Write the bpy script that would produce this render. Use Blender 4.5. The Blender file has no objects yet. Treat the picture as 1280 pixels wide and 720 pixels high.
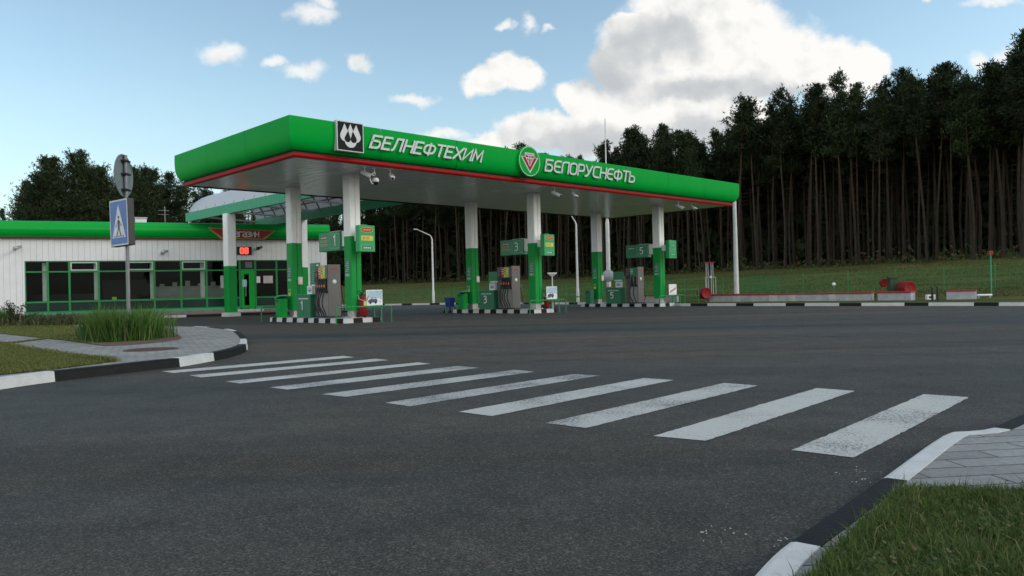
import bpy, bmesh, math, random
import numpy as np
from mathutils import Vector, Matrix

R = random.Random(7)
rng = np.random.default_rng(11)
SC = bpy.context.scene
COL = SC.collection
rad = math.radians
FAST_TREES = False

# ------------------------------------------------------------------ camera
F, ROLL, PITCH, EYE = 976.9, -0.0227, 0.0029, 1.008
cp, sp = math.cos(PITCH), math.sin(PITCH)
cr, sr = math.cos(ROLL), math.sin(ROLL)
A_ = Vector((1, 0, 0)); B_ = Vector((0, sp, -cp)); D_ = Vector((0, cp, sp))
CX = A_ * cr - B_ * sr
CD = A_ * sr + B_ * cr

def ray(px, py):
    return D_ + CX * ((px - 640) / F) + CD * ((py - 360) / F)

def gp(px, py, z=0.0):
    """world point where the view ray of photo pixel (px,py) meets height z"""
    d = ray(px, py)
    t = (z - EYE) / d.z
    return Vector((d.x * t, d.y * t, z))

def dp(px, py, Y):
    """world point of photo pixel (px,py) at depth Y"""
    d = ray(px, py)
    t = Y / d.y
    return Vector((d.x * t, Y, EYE + d.z * t))

cam = bpy.data.objects.new('camera', bpy.data.cameras.new('camera'))
COL.objects.link(cam)
m = Matrix.Identity(4)
up = -CD; back = -D_
for i in range(3):
    m[i][0] = CX[i]; m[i][1] = up[i]; m[i][2] = back[i]
m[2][3] = EYE
cam.matrix_world = m
cam.data.sensor_width = 36
cam.data.lens = F / 1280 * 36
cam.data.clip_start = 0.05
cam.data.clip_end = 6000
SC.camera = cam

# ------------------------------------------------------------------ materials
MATS = {}
def nt_new(name):
    mt = bpy.data.materials.new(name)
    mt.use_nodes = True
    nt = mt.node_tree
    return mt, nt, nt.nodes['Principled BSDF']

def N(nt, typ, **kw):
    n = nt.nodes.new(typ)
    for k, v in kw.items():
        if k == 'inp':
            for a, b in v.items():
                n.inputs[a].default_value = b
        else:
            setattr(n, k, v)
    return n

def ramp(nt, fac, stops):
    r = nt.nodes.new('ShaderNodeValToRGB')
    el = r.color_ramp.elements
    while len(el) < len(stops):
        el.new(0.5)
    for e, (p, c) in zip(el, stops):
        e.position = p
        e.color = (c[0], c[1], c[2], 1) if not isinstance(c, (int, float)) else (c, c, c, 1)
    nt.links.new(fac, r.inputs[0])
    return r.outputs[0]

def mat(name, col, rough=0.5, metal=0.0, var=0.12, scale=3.0, bump=0.0, bscale=40.0, spec=0.5, emis=0.0, coat=0.0, dirt=0.0):
    """plain material with slow tonal variation, optional fine bump and dirt blotches"""
    if name in MATS: return MATS[name]
    mt, nt, b = nt_new(name)
    L = nt.links.new
    tc = N(nt, 'ShaderNodeTexCoord')
    n1 = N(nt, 'ShaderNodeTexNoise', inp={'Scale': scale, 'Detail': 6.0, 'Roughness': 0.6})
    L(tc.outputs['Object'], n1.inputs['Vector'])
    lo = tuple(c * (1 - var) for c in col); hi = tuple(min(1, c * (1 + var)) for c in col)
    c = ramp(nt, n1.outputs['Fac'], [(0.3, lo), (0.7, hi)])
    if dirt:
        n3 = N(nt, 'ShaderNodeTexNoise', inp={'Scale': scale * 4.3, 'Detail': 8.0, 'Roughness': 0.75})
        L(tc.outputs['Object'], n3.inputs['Vector'])
        f = ramp(nt, n3.outputs['Fac'], [(0.5, 0.0), (0.75, dirt)])
        mx = N(nt, 'ShaderNodeMix', data_type='RGBA')
        L(f, mx.inputs[0]); L(c, mx.inputs[6]); mx.inputs[7].default_value = (0.11, 0.10, 0.085, 1)
        c = mx.outputs[2]
    L(c, b.inputs['Base Color'])
    b.inputs['Roughness'].default_value = rough
    b.inputs['Metallic'].default_value = metal
    b.inputs['Specular IOR Level'].default_value = spec
    b.inputs['Coat Weight'].default_value = coat
    if emis:
        L(c, b.inputs['Emission Color']); b.inputs['Emission Strength'].default_value = emis
    if bump:
        n2 = N(nt, 'ShaderNodeTexNoise', inp={'Scale': bscale, 'Detail': 4.0})
        L(tc.outputs['Object'], n2.inputs['Vector'])
        bp = N(nt, 'ShaderNodeBump', inp={'Strength': bump, 'Distance': 0.01})
        L(n2.outputs['Fac'], bp.inputs['Height']); L(bp.outputs['Normal'], b.inputs['Normal'])
    MATS[name] = mt
    return mt

def asphalt_mat():
    mt, nt, b = nt_new('asphalt'); L = nt.links.new
    tc = N(nt, 'ShaderNodeTexCoord')
    big = N(nt, 'ShaderNodeTexNoise', inp={'Scale': 0.22, 'Detail': 5.0, 'Roughness': 0.6, 'Distortion': 0.6})
    mp = N(nt, 'ShaderNodeMapping'); mp.inputs['Rotation'].default_value = (0, 0, rad(-30)); mp.inputs['Scale'].default_value = (0.25, 1.0, 1)
    L(tc.outputs['Object'], mp.inputs['Vector']); L(mp.outputs[0], big.inputs['Vector'])
    mid = N(nt, 'ShaderNodeTexNoise', inp={'Scale': 2.2, 'Detail': 8.0, 'Roughness': 0.7})
    fine = N(nt, 'ShaderNodeTexNoise', inp={'Scale': 95.0, 'Detail': 4.0, 'Roughness': 0.8})
    vor = N(nt, 'ShaderNodeTexVoronoi', inp={'Scale': 75.0})
    for n in (mid, fine, vor): L(tc.outputs['Object'], n.inputs['Vector'])
    c1 = ramp(nt, big.outputs['Fac'], [(0.28, (0.034, 0.036, 0.034)), (0.46, (0.051, 0.051, 0.046)), (0.60, (0.070, 0.061, 0.050)), (0.76, (0.092, 0.076, 0.061))])
    c2 = ramp(nt, mid.outputs['Fac'], [(0.3, (0.70, 0.71, 0.72)), (0.7, (1.28, 1.25, 1.2))])
    mx = N(nt, 'ShaderNodeMix', data_type='RGBA', blend_type='MULTIPLY'); mx.inputs[0].default_value = 1
    L(c1, mx.inputs[6]); L(c2, mx.inputs[7])
    c3 = ramp(nt, fine.outputs['Fac'], [(0.32, (0.30, 0.30, 0.30)), (0.50, (0.88, 0.88, 0.88)), (0.62, (1.8, 1.74, 1.66)), (0.72, (2.9, 2.7, 2.5))])
    mx2 = N(nt, 'ShaderNodeMix', data_type='RGBA', blend_type='MULTIPLY'); mx2.inputs[0].default_value = 1
    L(mx.outputs[2], mx2.inputs[6]); L(c3, mx2.inputs[7])
    st = N(nt, 'ShaderNodeTexNoise', inp={'Scale': 1.0, 'Detail': 4.0, 'Roughness': 0.55})
    ms_ = N(nt, 'ShaderNodeMapping'); ms_.inputs['Rotation'].default_value = (0, 0, rad(-38)); ms_.inputs['Scale'].default_value = (0.05, 0.9, 1)
    L(tc.outputs['Object'], ms_.inputs['Vector']); L(ms_.outputs[0], st.inputs['Vector'])
    c4 = ramp(nt, st.outputs['Fac'], [(0.34, 0.72), (0.5, 1.0), (0.66, 1.14)])
    mx4 = N(nt, 'ShaderNodeMix', data_type='RGBA', blend_type='MULTIPLY'); mx4.inputs[0].default_value = 1; L(mx2.outputs[2], mx4.inputs[6]); L(c4, mx4.inputs[7])
    oil = N(nt, 'ShaderNodeTexVoronoi', feature='F1', inp={'Scale': 0.42})
    on = N(nt, 'ShaderNodeTexNoise', inp={'Scale': 3.0, 'Detail': 5.0}); L(tc.outputs['Object'], on.inputs['Vector'])
    oa = N(nt, 'ShaderNodeVectorMath', operation='MULTIPLY_ADD'); L(on.outputs['Color'], oa.inputs[0]); oa.inputs[1].default_value = (0.5, 0.5, 0); L(tc.outputs['Object'], oa.inputs[2]); L(oa.outputs[0], oil.inputs['Vector'])
    c5 = ramp(nt, oil.outputs['Distance'], [(0.05, 0.55), (0.16, 1.0)])
    mx5 = N(nt, 'ShaderNodeMix', data_type='RGBA', blend_type='MULTIPLY'); mx5.inputs[0].default_value = 0.8; L(mx4.outputs[2], mx5.inputs[6]); L(c5, mx5.inputs[7])
    mx2 = mx5
    # pale stone chips
    sep = N(nt, 'ShaderNodeSeparateColor'); L(vor.outputs['Color'], sep.inputs[0])
    vg = N(nt, 'ShaderNodeTexVoronoi', inp={'Scale': 125.0}); L(tc.outputs['Object'], vg.inputs['Vector'])
    sg = N(nt, 'ShaderNodeSeparateColor'); L(vg.outputs['Color'], sg.inputs[0])
    cg = ramp(nt, sg.outputs[1], [(0.0, 0.50), (0.5, 0.92), (0.85, 1.35), (1.0, 2.1)])
    mxg = N(nt, 'ShaderNodeMix', data_type='RGBA', blend_type='MULTIPLY'); mxg.inputs[0].default_value = 1; L(mx2.outputs[2], mxg.inputs[6]); L(cg, mxg.inputs[7]); mx2 = mxg
    chip = ramp(nt, sep.outputs[0], [(0.90, 0.0), (0.97, 0.5)])
    mx3 = N(nt, 'ShaderNodeMix', data_type='RGBA'); L(chip, mx3.inputs[0]); L(mx2.outputs[2], mx3.inputs[6]); mx3.inputs[7].default_value = (0.16, 0.145, 0.13, 1)
    L(mx3.outputs[2], b.inputs['Base Color'])
    rr = ramp(nt, big.outputs['Fac'], [(0.3, 0.68), (0.7, 0.85)])
    L(rr, b.inputs['Roughness'])
    b.inputs['Specular IOR Level'].default_value = 0.28
    bp = N(nt, 'ShaderNodeBump', inp={'Strength': 0.7, 'Distance': 0.006}); L(fine.outputs['Fac'], bp.inputs['Height']); L(bp.outputs[0], b.inputs['Normal'])
    return mt

def worn_paint(name, col, wear=0.5, scale=26.0):
    """road paint: worn through to the asphalt in pits and cracks"""
    mt, nt, b = nt_new(name); L = nt.links.new
    tc = N(nt, 'ShaderNodeTexCoord')
    n1 = N(nt, 'ShaderNodeTexNoise', inp={'Scale': scale, 'Detail': 6.0, 'Roughness': 0.8})
    n2 = N(nt, 'ShaderNodeTexNoise', inp={'Scale': 1.3, 'Detail': 4.0})
    n3 = N(nt, 'ShaderNodeTexNoise', inp={'Scale': 140.0, 'Detail': 2.0})
    for n in (n1, n2, n3): L(tc.outputs['Object'], n.inputs['Vector'])
    ad = N(nt, 'ShaderNodeMath', operation='MULTIPLY_ADD'); L(n2.outputs['Fac'], ad.inputs[0]); ad.inputs[1].default_value = 0.45; L(n1.outputs['Fac'], ad.inputs[2])
    f = ramp(nt, ad.outputs[0], [(wear + 0.26, 0.0), (wear + 0.34, 1.0)])
    c = ramp(nt, n3.outputs['Fac'], [(0.3, tuple(x * 0.78 for x in col)), (0.7, col)])
    mx = N(nt, 'ShaderNodeMix', data_type='RGBA'); L(f, mx.inputs[0]); L(c, mx.inputs[6]); mx.inputs[7].default_value = (0.10, 0.10, 0.10, 1)
    L(mx.outputs[2], b.inputs['Base Color']); b.inputs['Roughness'].default_value = 0.75
    bp = N(nt, 'ShaderNodeBump', inp={'Strength': 0.5, 'Distance': 0.006}); L(n3.outputs['Fac'], bp.inputs['Height']); L(bp.outputs[0], b.inputs['Normal'])
    return mt

def paver_mat(name, rot, bw, bh, base, off=(0, 0)):
    mt, nt, b = nt_new(name); L = nt.links.new
    tc = N(nt, 'ShaderNodeTexCoord')
    mp = N(nt, 'ShaderNodeMapping'); mp.inputs['Rotation'].default_value = (0, 0, rot); mp.inputs['Location'].default_value = (off[0], off[1], 0)
    L(tc.outputs['Object'], mp.inputs['Vector'])
    br = N(nt, 'ShaderNodeTexBrick', offset=0.5, inp={'Scale': 1.0, 'Mortar Size': 0.006, 'Mortar Smooth': 0.2, 'Brick Width': bw, 'Row Height': bh, 'Bias': 0.0})
    br.inputs['Color1'].default_value = tuple(x * 0.82 for x in base) + (1,)
    br.inputs['Color2'].default_value = tuple(x * 1.12 for x in base) + (1,)
    br.inputs['Mortar'].default_value = (0.06, 0.06, 0.055, 1)
    L(mp.outputs[0], br.inputs['Vector'])
    n = N(nt, 'ShaderNodeTexNoise', inp={'Scale': 30.0, 'Detail': 6.0, 'Roughness': 0.7}); L(tc.outputs['Object'], n.inputs['Vector'])
    n2 = N(nt, 'ShaderNodeTexNoise', inp={'Scale': 1.1, 'Detail': 6.0, 'Roughness': 0.7}); L(tc.outputs['Object'], n2.inputs['Vector'])
    c = ramp(nt, n.outputs['Fac'], [(0.3, 0.78), (0.7, 1.2)])
    c2 = ramp(nt, n2.outputs['Fac'], [(0.3, 0.78), (0.7, 1.12)])
    mx = N(nt, 'ShaderNodeMix', data_type='RGBA', blend_type='MULTIPLY'); mx.inputs[0].default_value = 1; L(br.outputs['Color'], mx.inputs[6]); L(c, mx.inputs[7])
    mx2 = N(nt, 'ShaderNodeMix', data_type='RGBA', blend_type='MULTIPLY'); mx2.inputs[0].default_value = 1; L(mx.outputs[2], mx2.inputs[6]); L(c2, mx2.inputs[7])
    L(mx2.outputs[2], b.inputs['Base Color']); b.inputs['Roughness'].default_value = 0.85
    b.inputs['Specular IOR Level'].default_value = 0.3
    bp = N(nt, 'ShaderNodeBump', inp={'Strength': 0.8, 'Distance': 0.004}); bp.invert = True
    L(br.outputs['Fac'], bp.inputs['Height']); L(bp.outputs[0], b.inputs['Normal'])
    return mt

def soil_grass_mat(name, c_lo, c_mid, c_hi, scale=0.5):
    mt, nt, b = nt_new(name); L = nt.links.new
    tc = N(nt, 'ShaderNodeTexCoord')
    n1 = N(nt, 'ShaderNodeTexNoise', inp={'Scale': scale, 'Detail': 8.0, 'Roughness': 0.65}); L(tc.outputs['Object'], n1.inputs['Vector'])
    n2 = N(nt, 'ShaderNodeTexNoise', inp={'Scale': 9.0, 'Detail': 6.0, 'Roughness': 0.8}); L(tc.outputs['Object'], n2.inputs['Vector'])
    c = ramp(nt, n1.outputs['Fac'], [(0.3, c_lo), (0.5, c_mid), (0.72, c_hi)])
    c2 = ramp(nt, n2.outputs['Fac'], [(0.25, 0.6), (0.75, 1.4)])
    mx = N(nt, 'ShaderNodeMix', data_type='RGBA', blend_type='MULTIPLY'); mx.inputs[0].default_value = 1; L(c, mx.inputs[6]); L(c2, mx.inputs[7])
    L(mx.outputs[2], b.inputs['Base Color']); b.inputs['Roughness'].default_value = 0.95; b.inputs['Specular IOR Level'].default_value = 0.1
    bp = N(nt, 'ShaderNodeBump', inp={'Strength': 1.0, 'Distance': 0.08}); L(n2.outputs['Fac'], bp.inputs['Height']); L(bp.outputs[0], b.inputs['Normal'])
    return mt

def leaf_mat(name, stops, trans=0.25, rough=0.6, obj_var=0.25):
    """leaves or blades: each loose piece takes its own shade, each plant a slight shift"""
    mt, nt, b = nt_new(name); L = nt.links.new
    g = N(nt, 'ShaderNodeNewGeometry')
    c = ramp(nt, g.outputs['Random Per Island'], stops)
    oi = N(nt, 'ShaderNodeObjectInfo')
    v = ramp(nt, oi.outputs['Random'], [(0.0, 1 - obj_var), (1.0, 1 + obj_var)])
    mx = N(nt, 'ShaderNodeMix', data_type='RGBA', blend_type='MULTIPLY'); mx.inputs[0].default_value = 1; L(c, mx.inputs[6]); L(v, mx.inputs[7])
    L(mx.outputs[2], b.inputs['Base Color']); b.inputs['Roughness'].default_value = rough; b.inputs['Specular IOR Level'].default_value = 0.2
    if trans:
        tr = N(nt, 'ShaderNodeBsdfTranslucent'); L(mx.outputs[2], tr.inputs['Color'])
        ms = N(nt, 'ShaderNodeMixShader'); ms.inputs[0].default_value = trans
        out = nt.nodes['Material Output']
        L(b.outputs[0], ms.inputs[1]); L(tr.outputs[0], ms.inputs[2]); L(ms.outputs[0], out.inputs['Surface'])
    return mt

def bark_mat(name='pine_bark'):
    mt, nt, b = nt_new(name); L = nt.links.new
    tc = N(nt, 'ShaderNodeTexCoord')
    mp = N(nt, 'ShaderNodeMapping'); mp.inputs['Scale'].default_value = (6, 6, 0.9)
    L(tc.outputs['Object'], mp.inputs['Vector'])
    n = N(nt, 'ShaderNodeTexNoise', inp={'Scale': 2.0, 'Detail': 8.0, 'Roughness': 0.75}); L(mp.outputs[0], n.inputs['Vector'])
    sep = N(nt, 'ShaderNodeSeparateXYZ'); L(tc.outputs['Object'], sep.inputs[0])
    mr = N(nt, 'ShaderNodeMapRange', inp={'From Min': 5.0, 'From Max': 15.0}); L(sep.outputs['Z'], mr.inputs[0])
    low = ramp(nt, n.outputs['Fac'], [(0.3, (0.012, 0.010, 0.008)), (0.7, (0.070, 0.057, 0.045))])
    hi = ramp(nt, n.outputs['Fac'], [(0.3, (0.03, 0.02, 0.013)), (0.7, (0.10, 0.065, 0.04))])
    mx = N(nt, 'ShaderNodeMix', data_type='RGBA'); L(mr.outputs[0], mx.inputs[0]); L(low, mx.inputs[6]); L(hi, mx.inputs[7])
    L(mx.outputs[2], b.inputs['Base Color']); b.inputs['Roughness'].default_value = 0.9; b.inputs['Specular IOR Level'].default_value = 0.15
    return mt

def glass_mat(name, tint, refl=0.35, rough=0.02):
    mt, nt, b = nt_new(name); L = nt.links.new
    t = N(nt, 'ShaderNodeBsdfTransparent'); t.inputs[0].default_value = tint + (1,)
    g = N(nt, 'ShaderNodeBsdfGlossy'); g.inputs['Roughness'].default_value = rough; g.inputs[0].default_value = (0.9, 0.95, 0.95, 1)
    fr = N(nt, 'ShaderNodeFresnel'); fr.inputs[0].default_value = 1.5
    mu = N(nt, 'ShaderNodeMath', operation='MULTIPLY_ADD'); L(fr.outputs[0], mu.inputs[0]); mu.inputs[1].default_value = 0.09; mu.inputs[2].default_value = refl * 0.01
    n = N(nt, 'ShaderNodeTexNoise', inp={'Scale': 0.7, 'Detail': 2.0})
    tc = N(nt, 'ShaderNodeTexCoord'); L(tc.outputs['Object'], n.inputs['Vector'])
    bp = N(nt, 'ShaderNodeBump', inp={'Strength': 0.15, 'Distance': 0.05}); L(n.outputs['Fac'], bp.inputs['Height']); L(bp.outputs[0], g.inputs['Normal'])
    ms = N(nt, 'ShaderNodeMixShader'); L(mu.outputs[0], ms.inputs[0]); L(t.outputs[0], ms.inputs[1]); L(g.outputs[0], ms.inputs[2])
    L(ms.outputs[0], nt.nodes['Material Output'].inputs['Surface'])
    return mt

def poly_mat(name):
    """white multiwall polycarbonate: lets some daylight through"""
    mt, nt, b = nt_new(name); L = nt.links.new
    b.inputs['Base Color'].default_value = (0.75, 0.77, 0.8, 1); b.inputs['Roughness'].default_value = 0.35
    tr = N(nt, 'ShaderNodeBsdfTranslucent'); tr.inputs[0].default_value = (0.8, 0.82, 0.85, 1)
    ms = N(nt, 'ShaderNodeMixShader'); ms.inputs[0].default_value = 0.35
    L(b.outputs[0], ms.inputs[1]); L(tr.outputs[0], ms.inputs[2]); L(ms.outputs[0], nt.nodes['Material Output'].inputs['Surface'])
    return mt

GREEN = mat('green_enamel', (0.0, 0.33, 0.040), 0.42, var=0.05, scale=1.2, spec=0.04, dirt=0.03)
GREEN_SHOP = mat('green_shop_enamel', (0.0, 0.36, 0.040), 0.24, var=0.05, scale=0.8, spec=0.22)
GREEN_PALE = mat('green_weathered_sheet', (0.03, 0.34, 0.17), 0.55, var=0.10, scale=4.0, dirt=0.15)
GREEN_COL = mat('green_cladding', (0.0, 0.28, 0.045), 0.42, spec=0.2, var=0.06, scale=2.0, dirt=0.10)
GREEN_DK = mat('green_frame_paint', (0.003, 0.22, 0.055), 0.4, var=0.12, scale=5.0, dirt=0.12)
GREEN_SIGN2 = mat('bright_green_sign_face', (0.0, 0.33, 0.085), 0.4, var=0.05)
GREEN_SIGN = mat('green_sign_face', (0.018, 0.22, 0.095), 0.35, var=0.06, scale=3.0)
GREEN_CAB = mat('green_cabinet_paint', (0.016, 0.165, 0.08), 0.4, var=0.10, scale=5.0, dirt=0.2)
RED = mat('red_enamel', (0.30, 0.004, 0.004), 0.45, var=0.08, scale=2.0, spec=0.12)
RED_DULL = mat('red_fire_paint', (0.24, 0.007, 0.007), 0.5, spec=0.25, var=0.15, scale=6.0, dirt=0.2)
RED_CAP = mat('red_wall_cap', (0.30, 0.03, 0.03), 0.7, var=0.2, scale=5.0, dirt=0.25)
WHITE = mat('white_panel', (0.78, 0.79, 0.79), 0.42, var=0.05, scale=1.4, dirt=0.06)
WHITE_COL = mat('white_cladding', (0.86, 0.87, 0.86), 0.33, var=0.05, scale=2.0, dirt=0.08)
WHITE_P = mat('white_paint', (0.80, 0.81, 0.81), 0.5, var=0.06, scale=5.0, dirt=0.12)
SILVER = mat('silver_letter', (0.50, 0.53, 0.53), 0.45, metal=0.1, var=0.06)
GREY_POLE = mat('galvanised_pole', (0.46, 0.48, 0.50), 0.45, metal=0.5, var=0.15, scale=8.0)
POLE_WHITE = mat('white_lamp_post', (0.62, 0.63, 0.62), 0.5, var=0.1, scale=3.0, dirt=0.1)
STEEL = mat('steel_foot', (0.45, 0.44, 0.42), 0.45, metal=0.6, var=0.2, scale=10.0, dirt=0.3)
BLACK = mat('black_plastic', (0.012, 0.012, 0.013), 0.4, var=0.2, scale=8.0)
RUBBER = mat('black_rubber', (0.018, 0.018, 0.018), 0.55, var=0.2, scale=10.0)
DARKGREY = mat('dark_grey_paint', (0.085, 0.078, 0.075), 0.45, var=0.1, scale=4.0, dirt=0.15)
MIDGREY = mat('mid_grey_paint', (0.15, 0.14, 0.135), 0.45, var=0.08, scale=4.0, dirt=0.15)
YELLOW = mat('yellow_label', (0.62, 0.56, 0.10), 0.5, var=0.06)
ORANGE = mat('orange_label', (0.60, 0.18, 0.02), 0.5, var=0.06)
REDLAB = mat('red_label', (0.42, 0.03, 0.025), 0.45, var=0.06)
LIME = mat('lime_label', (0.42, 0.58, 0.12), 0.5, var=0.06)
MINT = mat('mint_label', (0.12, 0.55, 0.28), 0.5, var=0.06)
BLUE_SIGN = mat('blue_sign_face', (0.07, 0.16, 0.42), 0.45, var=0.12, scale=6.0, dirt=0.1)
BLUE = mat('blue_plastic', (0.015, 0.05, 0.25), 0.45, var=0.15, scale=8.0)
PALEBLUE = mat('pale_blue_print', (0.40, 0.55, 0.66), 0.5, var=0.1, scale=12.0)
CONC = mat('concrete', (0.38, 0.39, 0.43), 0.85, var=0.2, scale=3.0, bump=0.5, bscale=60, dirt=0.3)
CONC_LT = mat('pale_concrete', (0.48, 0.47, 0.47), 0.85, var=0.15, scale=3.0, bump=0.4, bscale=60, dirt=0.25)
RUST = mat('rusty_iron', (0.085, 0.055, 0.042), 0.8, var=0.35, scale=14.0, bump=0.6, bscale=60)
MULCH = mat('bark_mulch', (0.12, 0.075, 0.055), 0.95, var=0.4, scale=16.0, bump=1.0, bscale=45)
K_WHITE = mat('kerb_white_paint', (0.56, 0.57, 0.56), 0.7, var=0.08, scale=5.0, bump=0.35, bscale=50, dirt=0.25)
K_BLACK = mat('kerb_black_paint', (0.011, 0.012, 0.012), 0.7, spec=0.2, var=0.25, scale=6.0, bump=0.35, bscale=50, dirt=0.12)
SOFFIT = mat('soffit_planks', (0.70, 0.72, 0.74), 0.24, metal=0.45, var=0.05, scale=2.0)
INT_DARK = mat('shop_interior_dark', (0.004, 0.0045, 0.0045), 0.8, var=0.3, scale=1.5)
INT_PALE = mat('pale_blind', (0.72, 0.72, 0.68), 0.8, var=0.1, scale=4.0)
INT_GREY = mat('counter_grey', (0.34, 0.34, 0.32), 0.7, var=0.1, scale=3.0)
SPANDREL = mat('spandrel_glass', (0.006, 0.030, 0.022), 0.2, spec=0.25, var=0.2, scale=1.0)
BRICKBASE = mat('plinth_render', (0.22, 0.17, 0.15), 0.85, var=0.2, scale=6.0, dirt=0.2)
LED = mat('led_red', (1.0, 0.05, 0.03), 0.5, var=0.0, emis=2.2)
GLASS = glass_mat('shop_glass', (0.66, 0.74, 0.70), 0.3)
POLYC = poly_mat('polycarbonate_sheet')
ASPHALT = asphalt_mat()
ZEBRA = worn_paint('zebra_paint', (0.55, 0.56, 0.53), 0.505, 48.0)
PAVER_L = paver_mat('paver_left', rad(20), 0.2, 0.1, (0.325, 0.32, 0.305))
PAVER_R = paver_mat('paver_right', rad(-6), 0.62, 0.17, (0.27, 0.275, 0.275), (0.1, 0.03))
SIDEWALK = paver_mat('sidewalk_paving', rad(24), 0.2, 0.1, (0.24, 0.20, 0.185))
LAWN_SOIL = soil_grass_mat('lawn_turf', (0.045, 0.068, 0.02), (0.07, 0.09, 0.028), (0.105, 0.11, 0.042), 0.8)
MEADOW = soil_grass_mat('embankment_grass', (0.056, 0.078, 0.020), (0.086, 0.102, 0.029), (0.145, 0.13, 0.05), 0.16)
FARLAND = soil_grass_mat('far_ground', (0.03, 0.045, 0.018), (0.045, 0.06, 0.02), (0.06, 0.06, 0.03), 0.03)
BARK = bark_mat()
NEEDLE = leaf_mat('pine_needles', [(0.0, (0.012, 0.024, 0.010)), (0.5, (0.022, 0.040, 0.014)), (0.85, (0.035, 0.052, 0.018)), (1.0, (0.060, 0.068, 0.024))], 0.12, 0.65)
BLADE = leaf_mat('grass_blade', [(0.0, (0.045, 0.085, 0.018)), (0.5, (0.075, 0.125, 0.028)), (0.85, (0.11, 0.15, 0.045)), (1.0, (0.24, 0.21, 0.10))], 0.3, 0.55)
LAWNBLADE = leaf_mat('lawn_blade', [(0.0, (0.075, 0.105, 0.022)), (0.6, (0.125, 0.15, 0.04)), (1.0, (0.24, 0.215, 0.09))], 0.3, 0.6)
REED = leaf_mat('ornamental_grass_blade', [(0.0, (0.035, 0.09, 0.018)), (0.6, (0.075, 0.165, 0.03)), (0.9, (0.14, 0.21, 0.055)), (1.0, (0.23, 0.20, 0.09))], 0.3, 0.5)
FLOWERLEAF = leaf_mat('perennial_leaf', [(0.0, (0.045, 0.085, 0.025)), (0.6, (0.09, 0.125, 0.04)), (0.85, (0.20, 0.17, 0.09)), (1.0, (0.42, 0.34, 0.26))], 0.3, 0.6)
SHRUBLEAF = leaf_mat('shrub_leaf', [(0.0, (0.03, 0.06, 0.018)), (0.7, (0.06, 0.09, 0.03)), (1.0, (0.16, 0.06, 0.035))], 0.25, 0.6)

# ------------------------------------------------------------------ mesh helpers
class MB:
    def __init__(s):
        s.v = []; s.f = []; s.mi = []; s.sm = []
    def add(s, verts, faces, mi=0, M=None, smooth=False):
        o = len(s.v)
        for p in verts:
            p = Vector(p)
            s.v.append(tuple(M @ p) if M is not None else tuple(p))
        for f in faces:
            s.f.append([i + o for i in f]); s.mi.append(mi); s.sm.append(smooth)
        return s
    def box(s, x0, y0, z0, x1, y1, z1, mi=0, M=None):
        v = [(x0, y0, z0), (x1, y0, z0), (x1, y1, z0), (x0, y1, z0), (x0, y0, z1), (x1, y0, z1), (x1, y1, z1), (x0, y1, z1)]
        return s.add(v, [(3, 2, 1, 0), (4, 5, 6, 7), (0, 1, 5, 4), (1, 2, 6, 5), (2, 3, 7, 6), (3, 0, 4, 7)], mi, M)
    def tube(s, pts, r, n=8, mi=0, M=None, cap=True, smooth=True):
        pts = [Vector(p) for p in pts]
        rs = r if isinstance(r, (list, tuple)) else [r] * len(pts)
        vs = []; fs = []
        prev = None
        for i, p in enumerate(pts):
            d = (pts[min(i + 1, len(pts) - 1)] - pts[max(i - 1, 0)]).normalized()
            if prev is None:
                a = Vector((0, 0, 1)) if abs(d.z) < 0.9 else Vector((1, 0, 0))
                u = d.cross(a).normalized()
            else:
                u = (prev - d * prev.dot(d)).normalized()
            prev = u; w = d.cross(u)
            for k in range(n):
                t = 2 * math.pi * k / n
                vs.append(p + (u * math.cos(t) + w * math.sin(t)) * rs[i])
        for i in range(len(pts) - 1):
            for k in range(n):
                a = i * n + k; b = i * n + (k + 1) % n
                fs.append((a, b, b + n, a + n))
        s.add(vs, fs, mi, M, smooth)
        if cap:
            s.add(vs[:n], [tuple(range(n))[::-1]], mi, M); s.add(vs[-n:], [tuple(range(n))], mi, M)
        return s
    def lathe(s, prof, n=16, mi=0, M=None, smooth=True):
        vs = []; fs = []
        for (r, z) in prof:
            for k in range(n):
                t = 2 * math.pi * k / n
                vs.append((r * math.cos(t), r * math.sin(t), z))
        for i in range(len(prof) - 1):
            for k in range(n):
                a = i * n + k; b = i * n + (k + 1) % n
                fs.append((a, b, b + n, a + n))
        s.add(vs, fs, mi, M, smooth)
        if prof[0][0] > 1e-5: s.add(vs[:n], [tuple(range(n))[::-1]], mi, M)
        if prof[-1][0] > 1e-5: s.add(vs[-n:], [tuple(range(n))], mi, M)
        return s
    def prism(s, poly, z0, z1, mi=0, M=None, side_mi=None):
        """poly: 2D outline (ccw), extruded along z"""
        n = len(poly)
        v = [(x, y, z0) for x, y in poly] + [(x, y, z1) for x, y in poly]
        s.add(v, [tuple(range(n - 1, -1, -1)), tuple(range(n, 2 * n))], mi, M)
        s.add(v, [(i, (i + 1) % n, n + (i + 1) % n, n + i) for i in range(n)], mi if side_mi is None else side_mi, M)
        return s
    def build(s, name, mats, parent=None, bevel=0.0, seg=2, loc=None, kind=None):
        me = bpy.data.meshes.new(name)
        me.from_pydata(s.v, [], s.f)
        if not isinstance(mats, (list, tuple)): mats = [mats]
        for mm in mats: me.materials.append(mm)
        me.polygons.foreach_set('material_index', s.mi)
        me.polygons.foreach_set('use_smooth', s.sm)
        me.update()
        o = bpy.data.objects.new(name, me)
        COL.objects.link(o)
        if parent is not None: o.parent = parent
        if loc is not None: o.location = loc
        if bevel:
            b = o.modifiers.new('bevel', 'BEVEL'); b.width = bevel; b.segments = seg; b.limit_method = 'ANGLE'; b.angle_limit = rad(50)
        if kind: o['kind'] = kind
        return o

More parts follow.
